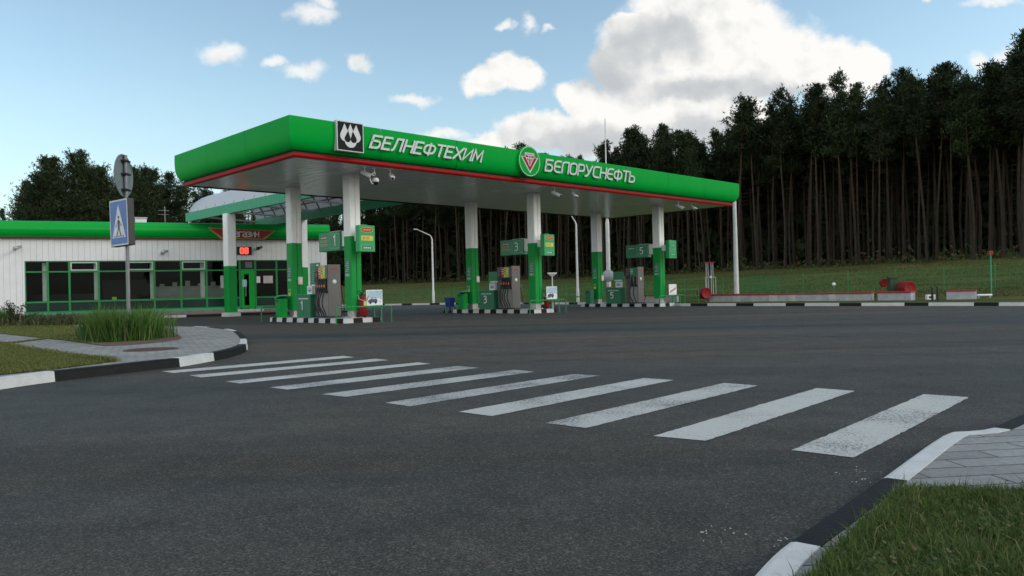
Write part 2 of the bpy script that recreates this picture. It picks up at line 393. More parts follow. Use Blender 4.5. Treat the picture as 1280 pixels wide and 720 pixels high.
def np_mesh(name, V, Fc, mats, mi=None, parent=None, kind=None, smooth=False):
    """V (n,3), Fc list of arrays of same-length faces"""
    me = bpy.data.meshes.new(name)
    nf = sum(len(a) for a in Fc)
    me.vertices.add(len(V)); me.vertices.foreach_set('co', np.asarray(V, np.float32).ravel())
    loops = np.concatenate([a.ravel() for a in Fc]).astype(np.int32)
    sizes = np.concatenate([np.full(len(a), a.shape[1]) for a in Fc]).astype(np.int32)
    me.loops.add(len(loops)); me.loops.foreach_set('vertex_index', loops)
    me.polygons.add(nf)
    me.polygons.foreach_set('loop_start', np.concatenate([[0], np.cumsum(sizes)[:-1]]).astype(np.int32))
    me.polygons.foreach_set('loop_total', sizes)
    if mi is not None: me.polygons.foreach_set('material_index', np.asarray(mi, np.int32))
    if smooth: me.polygons.foreach_set('use_smooth', np.ones(nf, bool))
    if not isinstance(mats, (list, tuple)): mats = [mats]
    for mm in mats: me.materials.append(mm)
    me.update(calc_edges=True)
    o = bpy.data.objects.new(name, me); COL.objects.link(o)
    if parent is not None: o.parent = parent
    if kind: o['kind'] = kind
    return o

def thing(name, label, cat, loc=(0, 0, 0), rz=0.0, group=None):
    o = bpy.data.objects.new(name, None); COL.objects.link(o)
    o.empty_display_size = 0.1
    o.location = loc; o.rotation_euler = (0, 0, rz)
    o['label'] = label; o['category'] = cat
    if group: o['group'] = group
    return o

def tag(o, label, cat, group=None):
    o['label'] = label; o['category'] = cat
    if group: o['group'] = group
    return o

def children(o): return [c for c in COL.objects if c.parent == o]
def copy_tree(o, parent=None):
    kids = list(o.children)
    c = o.copy(); COL.objects.link(c)
    if parent is not None: c.parent = parent
    for k in kids: copy_tree(k, c)
    return c

def ob_M(px, py, pz, rz=0, rx=0, ry=0):
    return Matrix.Translation((px, py, pz)) @ Matrix.Rotation(rz, 4, 'Z') @ Matrix.Rotation(ry, 4, 'Y') @ Matrix.Rotation(rx, 4, 'X')

# --- lettering: each glyph is strokes in a box 1 high; strokes step forward a hair so no two faces share a plane
def arc(cx, cy, rx, ry, a0, a1, n=8):
    return [(cx + rx * math.cos(rad(a0 + (a1 - a0) * i / n)), cy + ry * math.sin(rad(a0 + (a1 - a0) * i / n))) for i in range(n + 1)]
def rr(x0, y0, x1, y1, r, n=3):
    p = []
    for (cx, cy, a) in ((x1 - r, y1 - r, 0), (x0 + r, y1 - r, 90), (x0 + r, y0 + r, 180), (x1 - r, y0 + r, 270)):
        p += arc(cx, cy, r, r, a, a + 90, n)
    return p + [p[0]]
GL = {
 'Б': (0.62, [[(0.56, 1), (0, 1), (0, 0), (0.36, 0), (0.52, 0.06), (0.58, 0.2), (0.58, 0.38), (0.52, 0.52), (0.36, 0.58), (0, 0.58)]]),
 'Е': (0.52, [[(0.5, 1), (0, 1), (0, 0), (0.5, 0)], [(0, 0.52), (0.44, 0.52)]]),
 'Є': (0.54, [[(0.54, 1), (0.22, 1), (0.06, 0.9), (0, 0.74), (0, 0.26), (0.06, 0.1), (0.22, 0), (0.54, 0)], [(0.02, 0.5), (0.48, 0.5)]]),
 'Л': (0.66, [[(0, 0), (0.08, 0.03), (0.14, 0.25), (0.2, 1), (0.6, 1), (0.6, 0)]]),
 'П': (0.58, [[(0, 0), (0, 0.76), (0.06, 0.93), (0.2, 1), (0.58, 1), (0.58, 0)]]),
 'Н': (0.58, [[(0, 0), (0, 1)], [(0.58, 0), (0.58, 1)], [(0, 0.52), (0.58, 0.52)]]),
 'Ф': (0.78, [rr(0, 0.14, 0.78, 0.86, 0.26), [(0.39, 0), (0.39, 1)]]),
 'Т': (0.56, [[(0, 1), (0.56, 1)], [(0.28, 1), (0.28, 0)]]),
 'Х': (0.62, [[(0, 0), (0.62, 1)], [(0, 1), (0.62, 0)]]),
 'И': (0.6, [[(0, 1), (0, 0), (0.6, 1), (0.6, 0)]]),
 'М': (0.74, [[(0, 0), (0.06, 1), (0.37, 0.25), (0.68, 1), (0.74, 0)]]),
 'О': (0.6, [rr(0, 0, 0.6, 1, 0.22)]),
 'Р': (0.56, [[(0, 0), (0, 1), (0.36, 1), (0.5, 0.94), (0.56, 0.8), (0.56, 0.62), (0.5, 0.46), (0.36, 0.4), (0, 0.4)]]),
 'У': (0.6, [[(0, 1), (0.3, 0.34)], [(0.6, 1), (0.24, 0.12), (0.1, 0), (0, 0)]]),
 'С': (0.54, [[(0.54, 1), (0.22, 1), (0.06, 0.92), (0, 0.76), (0, 0.24), (0.06, 0.08), (0.22, 0), (0.54, 0)]]),
 'Ь': (0.54, [[(0, 1), (0, 0), (0.34, 0), (0.48, 0.06), (0.54, 0.2), (0.54, 0.38), (0.48, 0.52), (0.34, 0.58), (0, 0.58)]]),
 'м': (0.6, [[(0, 0), (0.04, 0.72), (0.3, 0.2), (0.56, 0.72), (0.6, 0)]]),
 'а': (0.46, [[(0.02, 0.72), (0.3, 0.72), (0.42, 0.66), (0.46, 0.52), (0.46, 0)], [(0.46, 0.4), (0.14, 0.4), (0.02, 0.32), (0, 0.2), (0.02, 0.06), (0.14, 0), (0.46, 0)]]),
 'г': (0.38, [[(0.38, 0.72), (0, 0.72), (0, 0)]]),
 'з': (0.42, [[(0, 0.72), (0.28, 0.72), (0.4, 0.64), (0.4, 0.46), (0.28, 0.38), (0.1, 0.38)], [(0.26, 0.38), (0.42, 0.28), (0.42, 0.1), (0.28, 0), (0, 0)]]),
 'и': (0.46, [[(0, 0.72), (0, 0), (0.46, 0.72), (0.46, 0)]]),
 'н': (0.46, [[(0, 0), (0, 0.72)], [(0.46, 0), (0.46, 0.72)], [(0, 0.38), (0.46, 0.38)]]),
 '1': (0.3, [[(0, 0.8), (0.24, 1), (0.24, 0)]]),
 '3': (0.52, [[(0, 1), (0.36, 1), (0.5, 0.9), (0.5, 0.64), (0.38, 0.54), (0.14, 0.54)], [(0.34, 0.54), (0.52, 0.42), (0.52, 0.12), (0.36, 0), (0, 0)]]),
 '5': (0.52, [[(0.5, 1), (0.04, 1), (0.0, 0.56), (0.34, 0.58), (0.5, 0.48), (0.52, 0.3), (0.5, 0.12), (0.34, 0), (0, 0)]]),
 '9': (0.52, [[(0.02, 0), (0.36, 0), (0.52, 0.14), (0.52, 0.86), (0.4, 1), (0.12, 1), (0, 0.88), (0, 0.6), (0.12, 0.48), (0.5, 0.48)]]),
 '2': (0.52, [[(0, 1), (0.36, 1), (0.5, 0.9), (0.5, 0.62), (0, 0.12), (0, 0), (0.54, 0)]]),
 '8': (0.52, [rr(0, 0.52, 0.52, 1, 0.14), rr(0, 0, 0.52, 0.51, 0.14)]),
 '0': (0.52, [rr(0, 0, 0.52, 1, 0.2)]),
 ' ': (0.25, []),
}
def stroke_mesh(mb, pts, w, z0, z1, sx, sy, ox, oy, shear, mi, M):
    P = [Vector((ox + (p[0]) * sx + shear * p[1] * sy, oy + p[1] * sy)) for p in pts]
    closed = (P[0] - P[-1]).length < 1e-6
    if closed: P = P[:-1]
    n = len(P); Lf = []; Rt = []
    for i in range(n):
        if closed:
            a = P[i] - P[i - 1]; b = P[(i + 1) % n] - P[i]
        else:
            a = P[i] - P[i - 1] if i else P[1] - P[0]
            b = P[i + 1] - P[i] if i < n - 1 else P[-1] - P[-2]
        a.normalize(); b.normalize()
        t = a + b
        if t.length < 0.2: t = a
        t.normalize()
        nm = Vector((-t.y, t.x)); k = max(0.45, nm.dot(Vector((-a.y, a.x))))
        e = Vector((0, 0))
        if not closed and i == 0: e = -b * w * 0.45
        if not closed and i == n - 1: e = a * w * 0.45
        Lf.append(P[i] + e + nm * w / 2 / k); Rt.append(P[i] + e - nm * w / 2 / k)
    V = []
    for z in (z0, z1):
        for i in range(n): V += [(Lf[i].x, Lf[i].y, z), (Rt[i].x, Rt[i].y, z)]
    fs = []; o = 2 * n
    seg = n if closed else n - 1
    for i in range(seg):
        j = (i + 1) % n
        l0, r0, l1, r1 = 2 * i, 2 * i + 1, 2 * j, 2 * j + 1
        fs += [(l0, l1, r1, r0), (o + l0, o + r0, o + r1, o + l1), (l0, o + l0, o + l1, l1), (r0, r1, o + r1, o + r0)]
    if not closed:
        fs += [(0, 1, o + 1, o), (2 * n - 2, o + 2 * n - 2, o + 2 * n - 1, 2 * n - 1)]
    mb.add(V, fs, mi, M)

def text_width(t, h, gap=0.17, sxf=1.0):
    return sum(GL[c][0] * h * sxf + gap * h for c in t) - gap * h
def text(mb, t, h, M, w=0.15, depth=0.03, gap=0.17, sxf=1.0, shear=0.0, mi=0, per=None):
    """lettering in local XY plane of M, extruded along +Z; per: callback per glyph mesh"""
    x = 0
    for c in t:
        gw, strokes = GL[c]
        tgt = mb if per is None else MB()
        for k, st in enumerate(strokes):
            stroke_mesh(tgt, st, w * h, 0.0, depth + 0.0006 * k, h * sxf, h, x, 0, shear, mi, M)
        if per is not None and strokes: per(tgt)
        x += gw * h * sxf + gap * h

FACE_NY = Matrix(((1, 0, 0, 0), (0, 0, -1, 0), (0, 1, 0, 0), (0, 0, 0, 1)))          # text plane facing local -Y, reading along +X
FACE_NX = Matrix(((0, 0, -1, 0), (-1, 0, 0, 0), (0, 1, 0, 0), (0, 0, 0, 1)))         # facing local -X, reading along -Y
def T(x, y, z): return Matrix.Translation((x, y, z))

# ------------------------------------------------------------------ daylight
SUN_AZ, SUN_EL = rad(99), rad(27)
def build_world():
    w = bpy.data.worlds.new('World'); SC.world = w; w.use_nodes = True
    nt = w.node_tree; L = nt.links.new
    bg = nt.nodes['Background']; bg.inputs[1].default_value = 0.13
    sky = N(nt, 'ShaderNodeTexSky', sky_type='NISHITA', sun_disc=False, sun_elevation=SUN_EL, sun_rotation=SUN_AZ,
            altitude=100.0, air_density=1.0, dust_density=0.35, ozone_density=1.6)
    tc = N(nt, 'ShaderNodeTexCoord')
    sx = N(nt, 'ShaderNodeSeparateXYZ'); L(tc.outputs['Generated'], sx.inputs[0])
    def M1(op, a, b=None, c=None):
        n = N(nt, 'ShaderNodeMath', operation=op)
        for i, v in enumerate((a, b, c)):
            if v is None: continue
            if isinstance(v, (int, float)): n.inputs[i].default_value = v
            else: L(v, n.inputs[i])
        return n.outputs[0]
    ay = M1('MAXIMUM', sx.outputs['Y'], 0.02)
    u = M1('DIVIDE', sx.outputs['X'], ay); v = M1('DIVIDE', sx.outputs['Z'], ay)
    cb = N(nt, 'ShaderNodeCombineXYZ'); L(u, cb.inputs[0]); L(v, cb.inputs[1])
    P0 = cb.outputs[0]
    # ragged outlines: the place is nudged by noise before it is measured against the cloud masses
    wn = N(nt, 'ShaderNodeTexNoise', inp={'Scale': 16.0, 'Detail': 5.0, 'Roughness': 0.62}); L(P0, wn.inputs['Vector'])
    ws = N(nt, 'ShaderNodeVectorMath', operation='MULTIPLY_ADD'); L(wn.outputs['Color'], ws.inputs[0])
    ws.inputs[1].default_value = (0.05, 0.045, 0); ws.inputs[2].default_value = (-0.025, -0.0225, 0)
    P = N(nt, 'ShaderNodeVectorMath', operation='ADD'); L(P0, P.inputs[0]); L(ws.outputs[0], P.inputs[1]); P = P.outputs[0]
    def mass(blobs, P, k=0.10):
        cur = None
        for (px, py, rx, ry) in blobs:
            d = ray(px, py); cu, cv = d.x / d.y, d.z / d.y
            su, sv = F / rx, F / ry
            mm = N(nt, 'ShaderNodeVectorMath', operation='MULTIPLY_ADD'); L(P, mm.inputs[0])
            mm.inputs[1].default_value = (su, sv, 0); mm.inputs[2].default_value = (-cu * su, -cv * sv, 0)
            ln = N(nt, 'ShaderNodeVectorMath', operation='LENGTH'); L(mm.outputs[0], ln.inputs[0])
            o = M1('SUBTRACT', 1.0, ln.outputs['Value'])
            if cur is None: cur = o
            else:
                sm = N(nt, 'ShaderNodeMath', operation='SMOOTH_MAX'); L(cur, sm.inputs[0]); L(o, sm.inputs[1]); sm.inputs[2].default_value = k
                cur = sm.outputs[0]
        return cur
    big = [(782, 80, 48, 46), (838, 52, 95, 52), (905, 48, 105, 62), (965, 72, 92, 58), (1035, 88, 72, 48), (1083, 78, 36, 36), (870, 10, 92, 42), (782, 28, 24, 20),
           (900, 108, 135, 36), (722, 118, 34, 24), (768, 138, 66, 34), (700, 162, 95, 26), (630, 172, 60, 16), (850, 142, 90, 36), (910, 150, 70, 32),
           (800, 176, 120, 34), (640, 92, 48, 27), (608, 100, 38, 24)]
    small = [(281, 69, 30, 15), (345, 79, 22, 9), (378, 88, 40, 12), (447, 82, 19, 10), (520, 122, 34, 9), (388, 17, 38, 16), (402, 4, 22, 14),
             (664, 32, 17, 15), (628, 32, 16, 7), (688, 42, 14, 5), (1240, 1, 50, 9), (1160, 1, 16, 5), (1222, 74, 16, 14), (1256, 70, 30, 16), (560, 166, 46, 8)]
    fb = mass(big, P); fs = mass(small, P)
    fine = N(nt, 'ShaderNodeTexNoise', inp={'Scale': 11.0, 'Detail': 8.0, 'Roughness': 0.6}); L(P0, fine.inputs['Vector'])
    off = N(nt, 'ShaderNodeVectorMath', operation='ADD'); L(P0, off.inputs[0]); off.inputs[1].default_value = (0.012, 0.016, 0)
    fine2 = N(nt, 'ShaderNodeTexNoise', inp={'Scale': 11.0, 'Detail': 5.0, 'Roughness': 0.55}); L(off.outputs[0], fine2.inputs['Vector'])
    nz = M1('SUBTRACT', fine.outputs['Fac'], 0.5)
    db = M1('MULTIPLY_ADD', nz, 0.85, fb)
    ds = M1('MULTIPLY_ADD', nz, 2.3, fs)
    def sstep(x, a, b):
        n = N(nt, 'ShaderNodeMapRange', interpolation_type='SMOOTHSTEP', inp={'From Min': a, 'From Max': b}); L(x, n.inputs[0]); return n.outputs[0]
    ab = sstep(db, -0.04, 0.29)
    as_ = M1('MULTIPLY', sstep(ds, -0.05, 0.85), 0.85)
    front = sstep(sx.outputs['Y'], 0.05, 0.25)
    # shade inside the big cloud: grey hollow on the upper left and along the flat bases, bright shoulders
    grey = mass([(835, 42, 66, 40), (795, 66, 70, 44), (760, 90, 50, 34), (880, 112, 110, 20), (960, 118, 80, 16), (720, 176, 110, 26), (860, 168, 110, 24)], P, 0.2)
    def puff(vec):
        v1 = N(nt, 'ShaderNodeTexVoronoi', feature='F1', inp={'Scale': 17.0}); L(vec, v1.inputs['Vector'])
        v2 = N(nt, 'ShaderNodeTexVoronoi', feature='F1', inp={'Scale': 41.0}); L(vec, v2.inputs['Vector'])
        return M1('MULTIPLY_ADD', v2.outputs['Distance'], -0.35, M1('MULTIPLY', v1.outputs['Distance'], -0.7))
    po = N(nt, 'ShaderNodeVectorMath', operation='ADD'); L(P, po.inputs[0]); po.inputs[1].default_value = (0.010, 0.014, 0)
    relief = M1('ADD', M1('SUBTRACT', fine.outputs['Fac'], fine2.outputs['Fac']), M1('MULTIPLY', M1('SUBTRACT', puff(P), puff(po.outputs[0])), 0.42))
    g = M1('MULTIPLY', sstep(M1('MULTIPLY_ADD', nz, 0.45, grey), -0.22, 0.8), 0.85)
    lit = M1('ADD', M1('SUBTRACT', 1.0, g), M1('MULTIPLY', relief, 1.7))
    lit = M1('MINIMUM', M1('MAXIMUM', lit, 0.0), 1.0)
    ccol = ramp(nt, lit, [(0.0, (2.75, 2.9, 3.05)), (0.4, (3.3, 3.4, 3.45)), (0.72, (4.3, 4.3, 4.22)), (1.0, (4.95, 4.9, 4.75))])
    # unseen sky beside and behind the photographer: bright fair-weather cloud added for more light
    n3 = N(nt, 'ShaderNodeTexNoise', inp={'Scale': 2.4, 'Detail': 7.0, 'Roughness': 0.6}); L(tc.outputs['Generated'], n3.inputs['Vector'])
    up = sstep(sx.outputs['Z'], 0.02, 0.15)
    ar = M1('MULTIPLY', M1('MULTIPLY', sstep(n3.outputs['Fac'], 0.44, 0.60), up), M1('SUBTRACT', 1.0, front))
    # pale haze band low over the horizon
    hz = M1('MULTIPLY', M1('SUBTRACT', 1.0, sstep(sx.outputs['Z'], -0.02, 0.30)), 0.55)
    mh = N(nt, 'ShaderNodeMix', data_type='RGBA'); L(hz, mh.inputs[0])
    tint = N(nt, 'ShaderNodeVectorMath', operation='MULTIPLY'); L(sky.outputs[0], tint.inputs[0]); tint.inputs[1].default_value = (1.17, 1.13, 0.96)
    L(tint.outputs[0], mh.inputs[6]); mh.inputs[7].default_value = (2.25, 3.05, 3.4, 1)
    m1 = N(nt, 'ShaderNodeMix', data_type='RGBA'); L(M1('MULTIPLY', M1('MAXIMUM', ab, as_), front), m1.inputs[0]); L(mh.outputs[2], m1.inputs[6]); L(ccol, m1.inputs[7])
    m2 = N(nt, 'ShaderNodeMix', data_type='RGBA'); L(ar, m2.inputs[0]); L(m1.outputs[2], m2.inputs[6]); m2.inputs[7].default_value = (5.2, 5.2, 5.1, 1)
    # unseen bright cloud banks, added low behind the photographer to light upright fronts
    lowb = M1('MULTIPLY', M1('MULTIPLY', sstep(M1('MULTIPLY', sx.outputs['Y'], -1.0), 0.0, 0.5), M1('SUBTRACT', 1.0, sstep(sx.outputs['Z'], 0.30, 0.62))), sstep(n3.outputs['Fac'], 0.36, 0.52))
    m3 = N(nt, 'ShaderNodeMix', data_type='RGBA'); L(M1('MULTIPLY', lowb, sstep(sx.outputs['Z'], -0.02, 0.06)), m3.inputs[0]); L(m2.outputs[2], m3.inputs[6]); m3.inputs[7].default_value = (8.6, 8.5, 8.2, 1)
    L(m3.outputs[2], bg.inputs[0])
build_world()
sun = bpy.data.objects.new('sun', bpy.data.lights.new('sun', 'SUN'))
COL.objects.link(sun)
sun.data.energy = 0.55; sun.data.angle = rad(16); sun.data.color = (1.0, 0.95, 0.87)
sd = Vector((math.sin(SUN_AZ) * math.cos(SUN_EL), math.cos(SUN_AZ) * math.cos(SUN_EL), math.sin(SUN_EL)))
sun.rotation_euler = sd.to_track_quat('Z', 'Y').to_euler()
sun.location = (60, 60, 60)
SC.view_settings.view_transform = 'Standard'; SC.view_settings.look = 'None'
SC.view_settings.exposure = 0.62; SC.view_settings.gamma = 1.0
SC.render.engine = 'CYCLES'
SC.cycles.use_denoising = True
SC.cycles.max_bounces = 8; SC.cycles.transparent_max_bounces = 12

# ------------------------------------------------------------------ lie of the land
def interp(tab, x):
    if x <= tab[0][0]: return tab[0][1]
    for (a, b), (c, d) in zip(tab, tab[1:]):
        if x <= c: return b + (d - b) * (x - a) / (c - a)
    return tab[-1][1]
KD = [(-900, 70), (380, 66.5), (488, 63.5), (561, 61.5), (640, 56.3), (712, 51), (790, 44.6), (850, 40), (960, 36.5), (1060, 33.6), (1280, 28.8), (1500, 25.5), (1900, 22), (2300, 20)]
FD = [(-900, 112), (0, 112), (250, 125), (440, 130), (500, 128), (600, 122), (720, 115), (850, 98), (1000, 86), (1100, 80), (1280, 69), (1500, 60), (1900, 50), (2300, 46)]
FZ = [(-900, 1.2), (300, 1.8), (440, 2.5), (720, 2.55), (1000, 2.7), (1280, 2.85), (2300, 2.9)]
def gz(x, y):
    px = 640 + F * x / max(y, 1e-3)
    k, f, zf = interp(KD, px), interp(FD, px), interp(FZ, px)
    t = (y - k) / (f - k)
    if t < 0: return 0.0
    s = max(0, min(1, (t - 0.14) / 0.86))
    s = s * s * (3 - 2 * s) * 0.45 + s * 0.55
    return 0.12 + (zf - 0.12) * s + (0.0 if t < 1 else (y - f) * 0.012)
def bump(x, y):
    return 0.05 * math.sin(x * 0.9 + 1.3 * math.sin(y * 0.37)) + 0.04 * math.sin(y * 1.1 + x * 0.5)

mb = MB(); mb.add([(-3000, -3000, -0.06), (3000, -3000, -0.06), (3000, 3000, -0.06), (-3000, 3000, -0.06)], [(0, 1, 2, 3)])
mb.build('ground', FARLAND, kind='structure')

pxs = list(range(-900, 2301, 25))
mb = MB(); vs = []; fs = []
ts = [0, 0.05, 0.1, 0.14, 0.18, 0.23, 0.28, 0.34, 0.4, 0.47, 0.54, 0.61, 0.68, 0.76, 0.84, 0.92, 1.0, 1.1, 1.3, 1.8, 3.0, 7.0]
for px in pxs:
    k, f = interp(KD, px), interp(FD, px); dx = (px - 640) / F
    for t in ts:
        y = k + 0.16 + t * (f - k)
        x = dx * y
        vs.append((x, y, gz(x, y) + (bump(x, y) * min(1, max(0, t - 0.1) * 4) if t < 2 else 0)))
nt_ = len(ts)
for i in range(len(pxs) - 1):
    for j in range(nt_ - 1):
        a = i * nt_ + j
        fs.append((a, a + nt_, a + nt_ + 1, a + 1))
mb.add(vs, fs, 0, None, True)
mb.build('grass_embankment', MEADOW, kind='structure')

far = [((px - 640) / F * interp(KD, px), interp(KD, px)) for px in pxs]
mb = MB(); mb.add([(-95, -25, 0), (60, -25, 0)] + [(x, y, 0) for x, y in far[::-1]], [tuple(range(2 + len(far)))])
mb.build('forecourt_asphalt', ASPHALT, kind='structure')

def kerb(mb, pts, h, w, flip=1, closed=False, round_=0.025):
    """pts: (x, y, material) – paint runs from each point to the next; body lies on the left (flip=1) of the run"""
    P = [Vector((p[0], p[1])) for p in pts]
    n = len(P); nm = []
    for i in range(n):
        a = (P[i] - P[max(0, i - 1)]); b = (P[min(n - 1, i + 1)] - P[i])
        t = (a.normalized() if a.length > 1e-6 else b.normalized()) + (b.normalized() if b.length > 1e-6 else a.normalized())
        t.normalize(); nm.append(Vector((-t.y, t.x)) * flip)
    prof = [(0, 0), (0.012, h - round_), (round_ * 0.45, h - round_ * 0.3), (round_ + 0.01, h), (w, h), (w, 0)]
    for i in range(n - 1):
        V = []
        for q in (i, i + 1):
            for (a, z) in prof:
                p = P[q] + nm[q] * a; V.append((p.x, p.y, z))
        k = len(prof)
        f = [(j, j + k, j + k + 1, j + 1) for j in range(k - 1)]
        if flip > 0: f = [tuple(reversed(x)) for x in f]
        mb.add(V, f, pts[i][2])
        mb.add(V, [tuple(range(k)), tuple(range(k, 2 * k))], pts[i][2])

def alternate(P, lens, start=0, jitter=0.06):
    """resample a polyline so black and white kerb paint alternates by length"""
    out = []; mi = start; li = 0; left = lens[mi]
    P = [Vector(p) for p in P]
    out.append((P[0].x, P[0].y, mi))
    for a, b in zip(P, P[1:]):
        L = (b - a).length; pos = 0
        while L - pos > left:
            pos += left; mi = 1 - mi; left = lens[mi] * (1 + R.uniform(-jitter, jitter))
            q = a.lerp(b, pos / L); out.append((q.x, q.y, mi))
        left -= L - pos
        out.append((b.x, b.y, mi))
    return out
# far kerb
mb = MB(); kerb(mb, alternate(far[30:], (1.62, 0.92), 0), 0.13, 0.16, 1)
mb.build('far_kerb', [K_WHITE, K_BLACK], kind='structure')

# ------------------------------------------------------------------ left corner: kerb, paving, lawns, beds
def cr_smooth(P, n=3):
    """Catmull-Rom through (x,y,mat) points"""
    out = []
    for i in range(len(P) - 1):
        p0 = Vector(P[max(0, i - 1)][:2]); p1 = Vector(P[i][:2]); p2 = Vector(P[i + 1][:2]); p3 = Vector(P[min(len(P) - 1, i + 2)][:2])
        for k in range(n):
            t = k / n
            q = 0.5 * ((2 * p1) + (p2 - p0) * t + (2 * p0 - 5 * p1 + 4 * p2 - p3) * t * t + (-p0 + 3 * p1 - 3 * p2 + p3) * t ** 3)
            out.append((q.x, q.y, P[i][2]))
    out.append((P[-1][0], P[-1][1], P[-1][2]))
    return out
W_, K_ = 0, 1
lpx = [(-260, 530, K_), (-130, 508, W_), (0, 487, W_), (69, 477, K_), (150, 467.5, K_), (203, 461, K_), (225, 458.7, W_), (268, 451, K_), (294, 445, K_), (308.5, 438.5, W_),
       (309, 431, K_), (305, 425, K_), (298, 420, W_), (287, 416.8, K_), (265, 414.2, W_), (247, 413, K_), (206, 411, W_), (196, 404.5, K_), (150, 403.6, W_), (0, 404.4, K_), (-150, 405.4, W_), (-260, 407, K_)]
lw = [(gp(a, b).x, gp(a, b).y, c) for a, b, c in lpx]
lsm = cr_smooth(lw, 3)
mb = MB(); kerb(mb, lsm, 0.13, 0.14, 1)
mb.build('kerb', [K_WHITE, K_BLACK], kind='structure')
inner = []
for i, p in enumerate(lsm):
    a = Vector(lsm[max(0, i - 1)][:2]); b = Vector(lsm[min(len(lsm) - 1, i + 1)][:2]); t = (b - a).normalized()
    q = Vector(p[:2]) + Vector((-t.y, t.x)) * 0.13; inner.append((q.x, q.y))
def sheet(name, poly, z, mt, kind='structure'):
    mb = MB(); mb.add([(x, y, z) for x, y in poly], [tuple(range(len(poly)))]); return mb.build(name, mt, kind=kind)
sheet('pavement', inner, 0.122, PAVER_L)
def pxpoly(pts, z): return [(gp(a, b, z).x, gp(a, b, z).y) for a, b in pts]
LZ = 0.128
lawn_low = pxpoly([(-250, 462), (-80, 421), (0, 430), (42, 437.5), (93, 446), (125, 450), (142, 452), (66, 461.8), (0, 468.5), (-120, 485), (-250, 506)], LZ)
lawn_up = pxpoly([(-250, 404), (0, 405.5), (92, 406.5), (100, 412), (97, 424.5), (128, 432), (83, 425.8), (0, 417), (-80, 409.5)], LZ)
sheet('lawn', lawn_low, LZ, LAWN_SOIL); sheet('lawn', lawn_up, LZ, LAWN_SOIL)
mulch = pxpoly([(98, 424.5), (130, 432.4), (160, 431.2), (200, 427.6), (225, 424), (227, 421.5), (223, 418.5), (206, 412.8), (150, 410.5), (101, 411)], LZ)
sheet('planting_bed', mulch, LZ + 0.001, MULCH)
flower_bed = pxpoly([(-250, 403.2), (0, 404.3), (92, 405.3), (150, 406), (190, 406), (150, 402.6), (0, 402.2), (-250, 402)], LZ)

mb = MB()
c = gp(189, 437, 0.124)
mb.lathe([(0.0, 0.010), (0.30, 0.010), (0.31, 0.004), (0.33, 0.004), (0.335, 0.012), (0.40, 0.012), (0.41, 0.0)][::-1], 28)
for k in range(6):
    for j in range(-2, 3):
        mb.box(-0.26 + k * 0.095, j * 0.1 - 0.035, 0.0105, -0.26 + k * 0.095 + 0.05, j * 0.1 + 0.035, 0.016)
o = mb.build('manhole_cover', RUST, loc=(c.x, c.y, 0.122)); o.scale = (1.1, 1.1, 1)
tag(o, 'round rusty brown manhole cover set in the grey paving of the left corner', 'manhole cover')

# ------------------------------------------------------------------ right corner
RH = 0.065
rpx = [(915, 775, W_), (955, 726, W_), (986, 697.5, K_), (1045, 655, K_), (1102, 613, W_), (1178, 556.5, W_), (1206, 551, W_), (1238, 546.5, K_), (1280, 527, K_), (1330, 506, W_), (1420, 480, K_), (1560, 455, W_), (1900, 425, K_), (2600, 405, K_)]
rw = [(gp(a, b).x, gp(a, b).y, c) for a, b, c in rpx]
rsm = cr_smooth(rw, 3)
mb = MB(); kerb(mb, rsm, RH, 0.115, -1, round_=0.018)
mb.build('kerb', [K_WHITE, K_BLACK], kind='structure')
inner_r = []
for i, p in enumerate(rsm):
    a = Vector(rsm[max(0, i - 1)][:2]); b = Vector(rsm[min(len(rsm) - 1, i + 1)][:2]); t = (b - a).normalized()
    q = Vector(p[:2]) + Vector((t.y, -t.x)) * 0.105; inner_r.append((q.x, q.y))
sheet('pavement', inner_r + [(30, 0), (30, -12), (0.6, -12), (0.2, 0)], RH - 0.006, PAVER_R)
grass_r = pxpoly([(1128, 617.5), (1072, 668), (1028, 708), (975, 760), (900, 850), (1400, 850), (1480, 640), (1380, 625), (1280, 621.5), (1200, 619)], RH)
sheet('verge', grass_r, RH + 0.004, LAWN_SOIL)

# ------------------------------------------------------------------ zebra crossing
ZB = [((202.2, 464.1), (216.4, 466.2), (443.4, 446.5), (428, 444.8)), ((236.7, 469.2), (251, 471.8), (486.5, 450.1), (470, 448.4)),
      ((281.8, 476.7), (300.7, 479.2), (538.5, 454.6), (522, 453)), ((336.3, 484.2), (358.6, 487), (599.5, 459.7), (572.8, 457.4)),
      ((402.3, 492.6), (432.7, 496), (668.4, 464.7), (644.5, 462.2)), ((481.4, 503.3), (512.3, 507.8), (750.2, 469.4), (717.4, 467.5)),
      ((572.8, 514.5), (615, 519.9), (842.3, 475), (805.3, 472.4)), ((681.6, 528.7), (732.7, 534.8), (947.8, 481.8), (904.9, 478.7)),
      ((817, 544.8), (882.6, 550.9), (1069.2, 488.5), (1021.2, 485.1)), ((989.4, 562.7), (1067.4, 571.7), (1211.7, 496.4), (1154.3, 492.6))]
mb = MB()
for qi, q in enumerate(ZB):
    a, b, c, d = [gp(x, y, 0.004) for x, y in q]
    nn = 60; L1 = []; L2 = []
    for i in range(nn + 1):
        t = i / nn
        j = lambda: R.gauss(0, 0.0032)
        p = a.lerp(d, t); L1.append((p.x + j(), p.y + j(), 0.004)); p = b.lerp(c, t); L2.append((p.x + j(), p.y + j(), 0.004))
    V = L1 + L2; n1 = nn + 1
    mb.add(V, [(i, n1 + i, n1 + i + 1, i + 1) for i in range(nn)], [0, 0, 0, 2, 1, 1, 2, 2, 0, 0][qi])
mb.build('zebra_crossing', [ZEBRA, worn_paint('zebra_paint_worn', (0.50, 0.51, 0.48), 0.455, 48.0), worn_paint('zebra_paint_thin', (0.53, 0.54, 0.51), 0.485, 48.0)], kind='structure')
